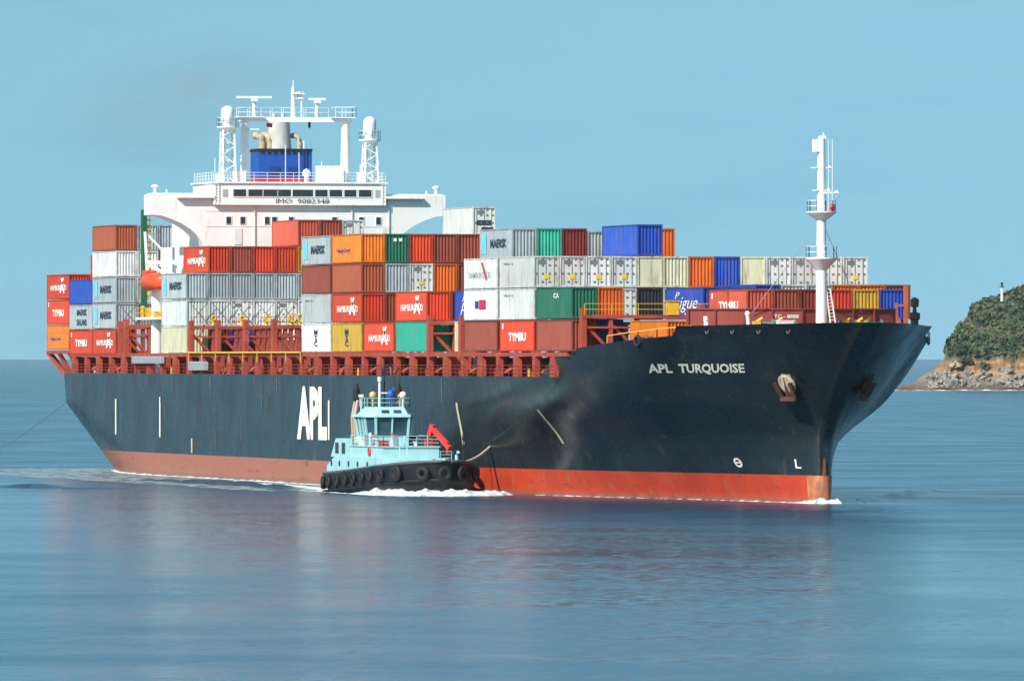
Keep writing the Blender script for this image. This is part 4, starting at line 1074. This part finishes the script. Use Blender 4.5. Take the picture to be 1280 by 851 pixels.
    for p, q in zip(A, B_): w_.bar(p, q, 0.2)
    for i in range(8):
        for fr in ((0.5,) if i in (3, 7) else (0.36, 0.7) if i in (1, 5) else ()):
            p = Vector(A[i]).lerp(Vector(A[(i+1) % 8]), fr); q = Vector(B_[i]).lerp(Vector(B_[(i+1) % 8]), fr); w_.bar(p, q, 0.14)
    wo = w_.build('wheelhouse', cyan, t); wo.location = (-5.0, -0.15, 0)
    tg = mat('tug_window_glass', (0.03, 0.07, 0.10), 0.06, 0.2, 1, spec=0.6)
    A2 = oct_(-0.03, 5.2); B2_ = oct_(0.22, 7.05)
    for i in range(8):
        j = (i+1) % 8; MB().add([A2[i], A2[j], B2_[j], B2_[i]], [(0,1,2,3)]).build('window', tg, wo, fix=False)
    for y in (-0.95, 0.2): MB().add([(0.34, y, 7.42), (0.34, y+0.75, 7.42), (0.06, y+0.75, 7.72), (0.06, y, 7.72)], [(0,1,2,3)]).build('skylight', tg, wo, fix=False)
    # rails
    r = MB(); rail(r, [(2.4, -2.7, 4.4), (2.4, 2.6, 4.4)], 0.95, 0.03, 1.0, 3); rail(r, [(-10.4, -2.7, 4.4), (2.4, -2.7, 4.4)], 0.95, 0.03, 1.4, 3); rail(r, [(2.4, 2.6, 4.4), (-10.4, 2.6, 4.4)], 0.95, 0.03, 1.4, 3)
    rail(r, [(6.0, -2.5, 3.05), (6.0, 2.9, 3.05)], 0.9, 0.03, 1.0, 3)
    r.build('guard_rail', cyan, t)
    r = MB(); rail(r, [(-4.6, -1.9, 8.0), (-0.6, -1.9, 8.0), (-0.2, 0, 8.0), (-0.6, 1.9, 8.0), (-4.6, 1.9, 8.0)], 0.8, 0.03, 0.9, 2); r.build('roof_rail', cyan, wo)
    # white name board and life ring
    f = MB(); f.torus((-2.6, -2.84, 3.85), (0, 1, 0), 0.33, 0.1, 16, 7); f.build('life_ring', mat('ring_red', (0.6, 0.05, 0.04), 0.6), t)
    # exhaust stacks with leaning pipes
    for sg in (-1, 1):
        s_ = MB(); s_.tube([(-10.2, sg*2.3, 4.3), (-10.2, sg*2.4, 7.0), (-10.6, sg*2.0, 8.6)], 0.14, 8); s_.tube([(-10.7, sg*2.4, 4.3), (-10.7, sg*2.5, 7.0), (-11.1, sg*2.1, 8.6)], 0.14, 8)
        so_ = s_.build('exhaust_pipe', mat('stack_tan', (0.45, 0.32, 0.22), 0.5), t)
        c_ = MB(); c_.lathe([(0.24, 8.5), (0.34, 8.8), (0.30, 9.6), (0.08, 10.2)], -10.8, sg*2.05, 10); c_.build('exhaust_cap', BLACK, so_)
    # mast, lamps, domes
    ms = MB(); ms.tube([(-2.6, -0.45, 8.0), (-2.6, -0.45, 10.4)], 0.13, 10, 0.1); ms.bar((-2.6, -0.45, 9.3), (-2.6, 0.9, 9.3), 0.12); ms.tube([(-2.6, -0.45, 10.4), (-2.6, -0.45, 10.8)], 0.2, 10)
    mo = ms.build('mast', WHITE2, t); mo.location = (-5.0, -0.15, 0)
    ms = MB(); ms.tube([(-3.0, 0.1, 8.0), (-3.0, 0.1, 12.4)], 0.07, 7); ms.bar((-3.0, 0.1, 11.6), (-3.0, 0.5, 11.9), 0.12); ms.box(-3.15, -2.85, -0.15, 0.3, 10.9, 11.6); ms.tube([(-3.0, 1.1, 8), (-3.0, 1.1, 11.2)], 0.06, 6); ms.tube([(-3.0, 1.5, 8), (-3.0, 1.55, 12.2)], 0.03, 5); ms.bar((-3.0, 1.1, 11), (-3.0, 1.5, 11.7), 0.14)
    ms.build('aerial', DARKST, mo)
    for y, c_, nm in ((-1.45, (0.55, 0.42, 0.18), 'brass'), (1.45, (0.75, 0.62, 0.42), 'cream')):
        q = MB(); q.sphere((-1.2, y, 9.1), 0.35, 0.35, 0.35); q.tube([(-1.2, y, 8), (-1.2, y, 8.8)], 0.1, 7); q.build('searchlight', mat('lamp_'+nm, c_, 0.35), wo, 60)
    q = MB(); q.sphere((-2.0, 0.5, 9.2), 0.36, 0.34, 0.4); q.tube([(-2, 0.5, 8), (-2, 0.5, 8.9)], 0.2, 8); q.tube([(-2, 0.5, 9.4), (-1.2, 0.65, 9.7)], 0.14, 8); q.build('fire_monitor', mat('monitor_blue', (0.02, 0.10, 0.42), 0.4), wo)
    # red deck crane, folded
    k = MB(); red = mat('crane_red', (0.58, 0.045, 0.035), 0.4, 0.08)
    k.tube([(2.0, 2.1, 3.3), (2.0, 2.1, 5.7)], 0.28, 8); k.bar((2.3, 1.9, 6.2), (4.9, 3.0, 4.2), 0.34, 0.42); k.bar((2.2, 1.8, 5.4), (2.5, 2.0, 6.4), 0.4, 0.46); k.bar((2.5, 2.2, 5.6), (3.6, 2.6, 5.15), 0.14); k.bar((3.2, 2.25, 5.75), (4.7, 2.9, 4.7), 0.2); k.bar((4.8, 2.9, 4.4), (4.5, 2.9, 3.7), 0.22)
    k.build('deck_crane', red, t)
    rg = random.Random(5); greys = [WHITE2, cyan, mat('tug_dark', (0.03, 0.05, 0.055), 0.6), mat('tug_gear_red', (0.5, 0.05, 0.04), 0.5), mat('tug_gear_grey', (0.25, 0.3, 0.31), 0.6)]
    for k2 in range(34):                    # lockers, vents, hose boxes and lifebuoys on the decks
        lv = rg.choice((0, 0, 1, 2)); q = MB()
        if lv == 0: x, y, z = rg.uniform(3.6, 8.5), rg.uniform(-3.4, 3.4), 1.9
        elif lv == 1: x, y, z = rg.uniform(-10, 2.0), rg.choice((-2.45, 2.3)), 4.4
        else: x, y, z = rg.uniform(0.4, 2.1), rg.uniform(-2.3, 2.2), 4.4
        a, b2, c2 = rg.uniform(0.15, 0.4), rg.uniform(0.15, 0.45), rg.uniform(0.35, 1.0)
        if rg.random() < 0.4: q.lathe([(a*0.5, z), (a*0.5, z+c2), (a*0.8, z+c2+0.05), (a*0.7, z+c2+0.25), (0.03, z+c2+0.3)], x, y, 9)
        else: q.box(x-a, x+a, y-b2, y+b2, z, z+c2); q.box(x-a-0.03, x+a+0.03, y-b2-0.03, y+b2+0.03, z+c2, z+c2+0.05)
        q.build('deck_fitting', rg.choice(greys), t)
    for y in (-2.0, 1.8): 
        q = MB(); q.tube([(-3.6, y, 7.6), (-3.6, y, 8.9)], 0.05, 6); q.box(-3.75, -3.45, y-0.2, y+0.2, 8.9, 9.15); q.build('deck_light', WHITE2, wo)
    for zz in (1.55,):
        for sg in (-1, 1):
            q = MB(); q.tube([(x, sg*(hb(x, 1.0)+0.06), top(x)-1.75) for x in xs[:-1]], 0.12, 7); q.build('rubbing_strake', BLACK, t)
    q = MB(); q.tube([(7.5, 3.0, 2.0), (7.5, 3.0, 3.6), (8.0, 3.0, 3.9)], 0.16, 8); q.build('vent_pipe', cyan, t)
    # tow winch and bollards on the foredeck
    v = MB(); v.tube([(9.0, -0.9, 2.7), (9.0, 0.9, 2.7)], 0.55, 14); v.box(8.4, 9.6, -1.2, -0.95, 1.9, 3.2); v.box(8.4, 9.6, 0.95, 1.2, 1.9, 3.2); v.build('tow_winch', cyan, t)
    v = MB()
    for y in (-0.55, 0.55): v.tube([(12.6, y, 2.2), (12.6, y, 3.35)], 0.2, 9)
    v.bar((12.6, -0.8, 3.1), (12.6, 0.8, 3.1), 0.2); v.build('tow_bitt', mat('tug_bitt', (0.35, 0.4, 0.4), 0.5), t)
    v = MB(); v.tube([(6.4, 3.9, 2.4), (6.4, 3.9, 4.9)], 0.06, 6); v.lathe([(0.05, 4.9), (0.14, 5.1), (0.03, 5.7)], 6.4, 3.9, 8); v.build('jack_staff', DARKST, t)
tug()
LINE = mat('dark_line', (0.13, 0.14, 0.12), 0.9, 0.2, 3)
def rope(name, label, p, q, sag, r, cat='rope', m=None):
    p, q = Vector(p), Vector(q); pts = []
    for k in range(25):
        u = k/24; v = p.lerp(q, u); v.z -= sag*4*u*(1-u); pts.append(v)
    tag(MB().tube(pts, r, 7).build(name, m or ROPE, None, 60), label, cat)
rope('tow_rope', 'tan tow rope running from the tugboat bow up to the ship hull', (77.0, -20.6, 3.25), (69.4, -14.3, 4.35), 0.75, 0.14)
rope('towing_line', 'thin line slanting from the ship stern down left towards the water', (-122.3, -13.6, 8.0), tuple(at(-63.5, 1010, -0.6)), 0.7, 0.04, 'rope', LINE)
rope('heaving_line', 'thin dark line hanging down the hull shoulder ahead of the tug', (98.5, -15.2, 11.0), (70.5, -14.9, 4.6), 0.5, 0.016, 'rope', LINE)

# ------------------------------------------------------------------ foam, wakes
def foam_mat(name, c0, c1, lo, hi, mapping, amax=1.0):
    m, n, l, b = nodes_of(name)
    geo = n.new('ShaderNodeNewGeometry')
    def nz(sc, det, mp_):
        mp = n.new('ShaderNodeMapping'); mp.inputs['Scale'].default_value = mp_; mp.inputs['Rotation'].default_value = (0, 0, 0.0)
        t = n.new('ShaderNodeTexNoise'); t.inputs['Scale'].default_value = sc; t.inputs['Detail'].default_value = det; t.inputs['Roughness'].default_value = 0.68
        l.new(geo.outputs['Position'], mp.inputs['Vector']); l.new(mp.outputs[0], t.inputs['Vector']); return t.outputs['Fac']
    r = n.new('ShaderNodeValToRGB'); r.color_ramp.elements[0].position = 0.36; r.color_ramp.elements[0].color = (*c0, 1); r.color_ramp.elements[1].position = 0.55; r.color_ramp.elements[1].color = (*c1, 1)
    l.new(nz(1.6, 6, (1, 1, 1)), r.inputs['Fac']); l.new(r.outputs['Color'], b.inputs['Base Color']); b.inputs['Roughness'].default_value = 0.7
    a = n.new('ShaderNodeMapRange'); a.inputs['From Min'].default_value = lo; a.inputs['From Max'].default_value = hi; a.inputs['To Max'].default_value = amax
    l.new(nz(1.0, 8, mapping), a.inputs['Value']); l.new(a.outputs['Result'], b.inputs['Alpha'])
    return m
FOAM = foam_mat('sea_foam', (0.35, 0.46, 0.48), (0.82, 0.85, 0.84), 0.30, 0.48, (1.2, 1.2, 1.2))
from mathutils import noise as mnoise
def foam_strip(path, wid, hgt, seed=0, step=0.35, cut=0.0, freq=0.9):
    """lumpy broken water along a path: a low heap, ragged where it thins out"""
    pts = [Vector((*p, 0)) for p in path]; line = []
    for a, b in zip(pts, pts[1:]):
        n = max(1, int((b-a).length/step)); line += [a.lerp(b, k/n) for k in range(n)]
    line.append(pts[-1]); m = len(line); W = 10; vs = []; hv = []
    for i, p in enumerate(line):
        d = (line[min(i+1, m-1)]-line[max(i-1, 0)]).normalized(); nrm = Vector((-d.y, d.x, 0)); u = i/(m-1)
        w_ = wid(u) if callable(wid) else wid; h_ = hgt(u) if callable(hgt) else hgt
        for k in range(W+1):
            v = k/W*2-1; q = p + nrm*(v*w_); e = (1-abs(v)**2.2)
            nz = mnoise.noise(Vector((q.x*freq, q.y*freq, seed)))*0.5 + mnoise.noise(Vector((q.x*freq*3, q.y*freq*3, seed+5)))*0.35
            hh = h_*(e*(0.55+nz) - cut) - 0.015; vs.append((q.x, q.y, hh)); hv.append(hh)
    fs = []
    for i in range(m-1):
        for k in range(W):
            f = (i*(W+1)+k, i*(W+1)+k+1, (i+1)*(W+1)+k+1, (i+1)*(W+1)+k)
            if max(hv[x] for x in f) > 0: fs.append(f)
    return vs, fs
def foam(name, parts, fm=None):
    mb = MB()
    for p in parts: mb.add(*p)
    used = sorted({i for f in mb.f for i in f}); ix = {a: k for k, a in enumerate(used)}
    m2 = MB(); m2.add([mb.v[i] for i in used], [tuple(ix[i] for i in f) for f in mb.f])
    tag(m2.build(name, fm or FOAM, None, 180), kind='stuff')
# wash round the tug's bow
foam('tug_wash_foam', [foam_strip([(66, -26.5), (74, -25.8), (78.5, -23.8), (80.3, -20.5), (79.6, -17.3), (76.5, -14.8), (73, -13.9)], lambda u: 0.5+1.1*math.sin(math.pi*u), lambda u: 0.12+0.75*math.sin(math.pi*u)**0.8, 1, 0.3, 0.06),
                       foam_strip([(46, -26.6), (69, -26.6)], 0.5, 0.16, 4, cut=0.35)])
wl = lambda s, o: (s, -(half(s, 0.1)+o))
foam('bow_wave_foam', [foam_strip([wl(s, 0.35) for s in np.arange(119.5, 130, 0.5)] + [(130.0, 0.2), (129.8, 1.2)], lambda u: 0.2+0.45*u, lambda u: 0.08+0.55*u**3, 9, 0.25, 0.1),
                       foam_strip([(128.6, -1.0), (130.0, -0.2), (130.0, 0.9)], 0.4, 0.55, 12, 0.2),
                       foam_strip([(126, 4.6), (112, 8.5)], 0.5, 0.2, 14, 0.3, cut=0.3),
                       foam_strip([wl(s, 0.15) for s in np.arange(78, 119.5, 1.0)], 0.3, 0.15, 11, 0.3, cut=0.36)])
WFOAM = foam_mat('wake_foam', (0.30, 0.42, 0.40), (0.66, 0.72, 0.70), 0.40, 0.66, (0.16, 0.75, 1), 0.75)
foam('stern_wake_foam', [foam_strip([wl(s, 0.2) for s in np.arange(-112, 48, 1.5)], 0.5, 0.22, 21, 0.5, cut=0.25),
                         foam_strip([(-20, -19), (20, -20.5), (50, -24.5)], lambda u: 0.8+1.2*u, lambda u: 0.2+0.16*u, 23, 0.5, cut=0.36, freq=0.5)])
def wash_sheet():
    # thin aerated water spreading from the ship's side: one sheet just above the sea, lace-like foam on it
    ss = np.linspace(-124, 47, 52); vs = []; fs = []; W = 8
    for q in ss:
        y0 = -(half(max(q, -112), 0.1)-0.3) if q > -112 else -9.0; y1 = -31.5 + 3.0*mnoise.noise(Vector((q*0.05, 0, 3))) + (6 if q < -100 else 0)
        for k in range(W+1): vs.append((q, y0+(y1-y0)*k/W, 0.03+0.03*mnoise.noise(Vector((q*0.2, k, 7)))))
    for i in range(len(ss)-1):
        for k in range(W): fs.append((i*(W+1)+k, i*(W+1)+k+1, (i+1)*(W+1)+k+1, (i+1)*(W+1)+k))
    tag(MB().add(vs, fs).build('broken_wake_water', WFOAM, None, 180), kind='stuff')
wash_sheet()
def wake(path, wid, h):
    pts = [Vector((*p, 0)) for p in path]; line = []
    for a, b in zip(pts, pts[1:]):
        n = max(1, int((b-a).length/1.0)); line += [a.lerp(b, k/n) for k in range(n)]
    line.append(pts[-1]); m = len(line); W = 12; vs = []; fs = []
    for i, p in enumerate(line):
        d = (line[min(i+1, m-1)]-line[max(i-1, 0)]).normalized(); nr = Vector((-d.y, d.x, 0)); u = i/(m-1)
        for k in range(W+1):
            v = k/W*2-1; q = p+nr*(v*wid)
            z = h*math.sin(math.pi*u)**0.6*(0.5+0.5*math.cos(math.pi*v))*(0.8+0.6*mnoise.noise(q*0.12))
            vs.append((q.x, q.y, z-0.012))
    for i in range(m-1):
        for k in range(W): fs.append((i*(W+1)+k, i*(W+1)+k+1, (i+1)*(W+1)+k+1, (i+1)*(W+1)+k))
    tag(MB().add(vs, fs).build('wake_wave', SEA, None, 180), kind='structure')
def wp(u, v): # water point seen at this place of the photograph's frame
    Z = 12.6*11200/(v-447); p = at((u-640)/11200*Z, Z); return (p.x, p.y)
wake([(14, -51), (22, -47.5), (29.7, -46), (31.5, -42), (30, -38.5)], 1.2, 0.45)
wake([(-30, -25.5), (-4, -25.4), (14, -24.6), (30, -24.4), (44, -29)], 1.6, 0.55)
wake([(127, 3.5), (112, 10.3), (90, 20), (60, 32)], 1.5, 0.5)

# ------------------------------------------------------------------ headland
HZ = 3440.0
def hp(X, D, z=0): return at(X, HZ+D, z)
def head_profile(X):     # height of the skyline against lateral distance
    return np.interp(X, [146, 150, 160, 163, 168, 170, 172.5, 174.5, 176, 182, 183, 188, 197, 215, 240, 280, 330], [0.6, 1.8, 2.2, 5.2, 7.0, 9.8, 12.8, 17.5, 19.2, 26, 30.5, 33, 36, 42, 48, 54, 58])
def ground_h(X, D):
    p = float(head_profile(X)); nz = mnoise.noise(Vector((X*0.08, D*0.08, 3)))*1.6 + mnoise.noise(Vector((X*0.3, D*0.3, 8)))*0.9
    if D < 0: return -0.5
    # shore platform, boulder apron, cliff, scrub slope
    if D < 14: f = 0.4 + D/14*1.2
    elif D < 30: f = 1.6 + (D-14)/16*5.0
    elif D < 34: f = 6.6 + (D-30)/4*(5.6+1.2*math.sin(X*0.35))
    else: f = 12.4 + (D-34)*0.42
    f += nz*(0.35 if D < 14 else 1.0)
    if 26 < D < 42: f += mnoise.noise(Vector((X*0.55, D*0.4, 21)))*2.6 - 1.2*abs(mnoise.noise(Vector((X*0.9, D*0.2, 31))))
    return min(f, p + nz*0.5) if p > 2.3 else min(f, p+0.2*nz)
def headland():
    m, n, l, b = nodes_of('headland_rock')
    geo = n.new('ShaderNodeNewGeometry'); sp = n.new('ShaderNodeSeparateXYZ'); l.new(geo.outputs['Position'], sp.inputs[0])
    t = n.new('ShaderNodeTexNoise'); t.inputs['Scale'].default_value = 0.16; t.inputs['Detail'].default_value = 7; l.new(geo.outputs['Position'], t.inputs['Vector'])
    ad = n.new('ShaderNodeMath'); ad.operation = 'MULTIPLY_ADD'; ad.inputs[1].default_value = 10.0; l.new(t.outputs['Fac'], ad.inputs[0]); l.new(sp.outputs['Z'], ad.inputs[2])
    mr = n.new('ShaderNodeMapRange'); mr.inputs['From Min'].default_value = 3.5; mr.inputs['From Max'].default_value = 20; l.new(ad.outputs[0], mr.inputs['Value'])
    r = n.new('ShaderNodeValToRGB'); e = r.color_ramp.elements
    e[0].position = 0.0; e[0].color = (0.10, 0.075, 0.06, 1); e[1].position = 1.0; e[1].color = (0.06, 0.075, 0.04, 1)
    for p, c in ((0.10, (0.12, 0.085, 0.065)), (0.25, (0.20, 0.16, 0.13)), (0.42, (0.24, 0.19, 0.15)), (0.48, (0.30, 0.20, 0.12)), (0.56, (0.40, 0.21, 0.085)), (0.66, (0.16, 0.11, 0.08)), (0.74, (0.36, 0.20, 0.09)), (0.82, (0.14, 0.11, 0.06))):
        q = e.new(p); q.color = (*c, 1)
    l.new(mr.outputs['Result'], r.inputs['Fac'])
    t2 = n.new('ShaderNodeTexNoise'); t2.inputs['Scale'].default_value = 0.7; t2.inputs['Detail'].default_value = 6; l.new(geo.outputs['Position'], t2.inputs['Vector'])
    m2 = n.new('ShaderNodeMapRange'); m2.inputs['From Min'].default_value = 0.3; m2.inputs['From Max'].default_value = 0.7; m2.inputs['To Min'].default_value = 0.65; m2.inputs['To Max'].default_value = 1.3; l.new(t2.outputs['Fac'], m2.inputs['Value'])
    sc = n.new('ShaderNodeVectorMath'); sc.operation = 'SCALE'; l.new(r.outputs['Color'], sc.inputs[0]); l.new(m2.outputs['Result'], sc.inputs['Scale']); l.new(sc.outputs[0], b.inputs['Base Color'])
    b.inputs['Roughness'].default_value = 0.9; b.inputs['Specular IOR Level'].default_value = 0.15
    Xs = np.arange(144, 331, 1.5); Ds = list(np.arange(-2, 40, 1.2)) + list(np.arange(41, 140, 4.0))
    vs = [tuple(hp(X + (mnoise.noise(Vector((X*0.2, D*0.2, 1)))*1.2 if D > 10 else 0), D + mnoise.noise(Vector((X*0.12, 0.3, 2)))*6*(D > 3), ground_h(X, D))) for X in Xs for D in Ds]
    k = len(Ds); fs = [(i*k+j, (i+1)*k+j, (i+1)*k+j+1, i*k+j+1) for i in range(len(Xs)-1) for j in range(k-1)]
    o = MB().add(vs, fs).build('headland', m); tag(o, kind='structure')
headland()
def boulders():
    rm = [mat('boulder_grey', (0.30, 0.27, 0.24), 0.9, 0.35, 0.5, (0.07, 0.055, 0.05), 0.75, 0.48, spec=0.1), mat('boulder_tan', (0.34, 0.28, 0.21), 0.9, 0.35, 0.5, (0.10, 0.08, 0.07), 0.6, 0.5, spec=0.1)]
    prot = []
    for v in range(5):
        bm = bmesh.new(); bmesh.ops.create_icosphere(bm, subdivisions=3, radius=1)
        for p in bm.verts:
            q = p.co.normalized(); d = 0.75 + 0.6*mnoise.noise(q*1.4+Vector((v*9, 0, 0))) + 0.34*mnoise.noise(q*3.5+Vector((0, v*7, 0))) - 0.25*abs(mnoise.noise(q*2.2+Vector((4, 0, v*5))))
            p.co = q*d; p.co.z *= 0.72
        me = bpy.data.meshes.new('boulder'); bm.to_mesh(me); bm.free(); prot.append(me)
    rr = random.Random(3); k = 0
    spots = []
    for i in range(64):
        X = rr.uniform(161, 212); D = rr.uniform(9, 31); spots.append((X, D, rr.choice((rr.uniform(0.8, 1.6), rr.uniform(1.6, 3.4)))))
    for i in range(14): spots.append((rr.uniform(162, 176), rr.uniform(12, 24), rr.uniform(1.8, 3.4)))
    for X, D, r in spots:
        me = prot[k % 5]; 
        o = link('boulder', me.copy() if False else me); o.location = hp(X, D + mnoise.noise(Vector((X*0.12, 0.3, 2)))*6, ground_h(X, D)+r*0.2); o.rotation_euler = (rr.uniform(-.4, .4), rr.uniform(-.4, .4), rr.uniform(0, 6)); o.scale = (r*rr.uniform(0.8, 1.6), r*rr.uniform(0.8, 1.4), r)
        if not me.materials: me.materials.append(rm[k % 2])
        tag(o, 'weathered pale grey boulder in the heap below the headland cliff', 'boulder', 'boulders along the headland shore'); k += 1
boulders()
def bush():
    cols = []
    for i, c in enumerate(((0.055, 0.085, 0.04), (0.075, 0.105, 0.045), (0.10, 0.105, 0.06), (0.04, 0.065, 0.04))):
        cols.append(mat('scrub_leaf_%d' % i, c, 0.8, 0.3, 0.9, spec=0.15))
    rr = random.Random(11); mbs = [MB() for _ in cols]
    def clump(c, rad, mb):
        for _ in range(26):
            d = Vector((rr.gauss(0, 1), rr.gauss(0, 1), rr.gauss(0, 1))).normalized(); d.z = abs(d.z)*0.9-0.15
            p = c + d*rad*rr.uniform(0.55, 1.05); s_ = rad*rr.uniform(0.22, 0.5)
            nrm = (d + Vector((rr.gauss(0, .5), rr.gauss(0, .5), rr.gauss(0, .5)))).normalized(); a = nrm.orthogonal().normalized(); b_ = nrm.cross(a); an = rr.uniform(0, 3)
            a2 = a*math.cos(an)+b_*math.sin(an); b2 = nrm.cross(a2)
            mb.add([p-a2*s_-b2*s_*0.6, p+a2*s_-b2*s_*0.5, p+a2*s_*0.7+b2*s_*0.7+nrm*s_*0.3, p-a2*s_*0.6+b2*s_*0.8], [(0,1,2,3)])
    n = 0
    while n < 3000:
        X = rr.uniform(173, 300); D = rr.uniform(28, 125)
        if X > 225 and rr.random() < 0.6: continue
        z = ground_h(X, D)
        if D < 36 and rr.random() < 0.75: continue
        if z < 8.0: continue
        r = rr.uniform(0.9, 2.6)*(0.8 if rr.random() < 0.5 else 1.15)
        k = min(3, int((mnoise.noise(Vector((X*0.1, D*0.1, 5)))+0.5)*3.2 + rr.uniform(0, 0.9))); k = max(0, k)
        clump(hp(X, D, z+r*0.25), r, mbs[k]); n += 1
    vs = []; me = bpy.data.meshes.new('scrub'); fs = []; mi = []
    for k, m in enumerate(mbs):
        o = len(vs); vs += m.v; fs += [[i+o for i in f] for f in m.f]; mi += [k]*len(m.f)
    me.from_pydata([tuple(v) for v in vs], [], fs); 
    for m in cols: me.materials.append(m)
    me.polygons.foreach_set('material_index', mi); me.update()
    tag(link('scrub', me), kind='stuff')
bush()
def beacon():
    p = hp(191.4, 60, 34.6)
    t = thing('light_beacon', 'slim white light beacon standing on top of the scrubby headland', 'beacon', p)
    MB().lathe([(0.55, 0), (0.46, 5.6), (0.45, 5.6)], 0, 0, 12).build('column', WHITE2, t)
    MB().lathe([(1.0, 5.6), (1.0, 5.8), (0.4, 5.85), (0.4, 6.9), (0.75, 7.0), (0.1, 7.5)], 0, 0, 12).build('lantern', DARKST, t)
beacon()
foam('shore_foam', [foam_strip([tuple(hp(X, -1.5+1.5*math.sin(X*0.4)).xy) for X in np.arange(146, 230, 2)], 1.6, lambda u: 0.55+0.3*math.sin(u*60), 41, 0.6, cut=0.22, freq=0.25)])
# ------------------------------------------------------------------ funnel smoke
def smoke():
    m = bpy.data.materials.new('funnel_smoke'); m.use_nodes = True; n = m.node_tree.nodes; l = m.node_tree.links; n.clear()
    out = n.new('ShaderNodeOutputMaterial'); pv = n.new('ShaderNodeVolumePrincipled'); l.new(pv.outputs[0], out.inputs['Volume'])
    pv.inputs['Color'].default_value = (0.55, 0.44, 0.34, 1)
    tc = n.new('ShaderNodeTexCoord'); ln = n.new('ShaderNodeVectorMath'); ln.operation = 'LENGTH'; l.new(tc.outputs['Object'], ln.inputs[0])
    fo = n.new('ShaderNodeMapRange'); fo.inputs['From Min'].default_value = 1.0; fo.inputs['From Max'].default_value = 0.1; l.new(ln.outputs['Value'], fo.inputs['Value'])
    nz = n.new('ShaderNodeTexNoise'); nz.inputs['Scale'].default_value = 2.2; nz.inputs['Detail'].default_value = 3; l.new(tc.outputs['Object'], nz.inputs['Vector'])
    nr = n.new('ShaderNodeMapRange'); nr.inputs['From Min'].default_value = 0.30; nr.inputs['From Max'].default_value = 0.72; l.new(nz.outputs['Fac'], nr.inputs['Value'])
    mu = n.new('ShaderNodeMath'); mu.operation = 'MULTIPLY'; l.new(fo.outputs['Result'], mu.inputs[0]); l.new(nr.outputs['Result'], mu.inputs[1])
    m2 = n.new('ShaderNodeMath'); m2.operation = 'MULTIPLY'; m2.inputs[1].default_value = 0.065; l.new(mu.outputs[0], m2.inputs[0]); l.new(m2.outputs[0], pv.inputs['Density'])
    mb = MB(); mb.sphere((0, 0, 0), 1, 1, 1, 20, 12)
    o = mb.build('smoke', m); o.location = at(-36, 985, 41.5); o.scale = (18, 7, 7.0)
    o.rotation_euler = (0, R(-12), math.atan2(RIGHT.y, RIGHT.x))
    tag(o, kind='stuff')
smoke()

# ------------------------------------------------------------------ sea air
def haze():
    m = bpy.data.materials.new('sea_haze'); m.use_nodes = True; n = m.node_tree.nodes; l = m.node_tree.links; n.clear()
    out = n.new('ShaderNodeOutputMaterial'); pv = n.new('ShaderNodeVolumePrincipled'); l.new(pv.outputs[0], out.inputs['Volume'])
    pv.inputs['Color'].default_value = (0.72, 0.88, 1.0, 1); pv.inputs['Density'].default_value = 0.000014; pv.inputs['Anisotropy'].default_value = 0.0
    o = MB().box(-15000, 1600, -9000, 9000, -1.6, 75).build('haze', m); tag(o, kind='stuff')
haze()
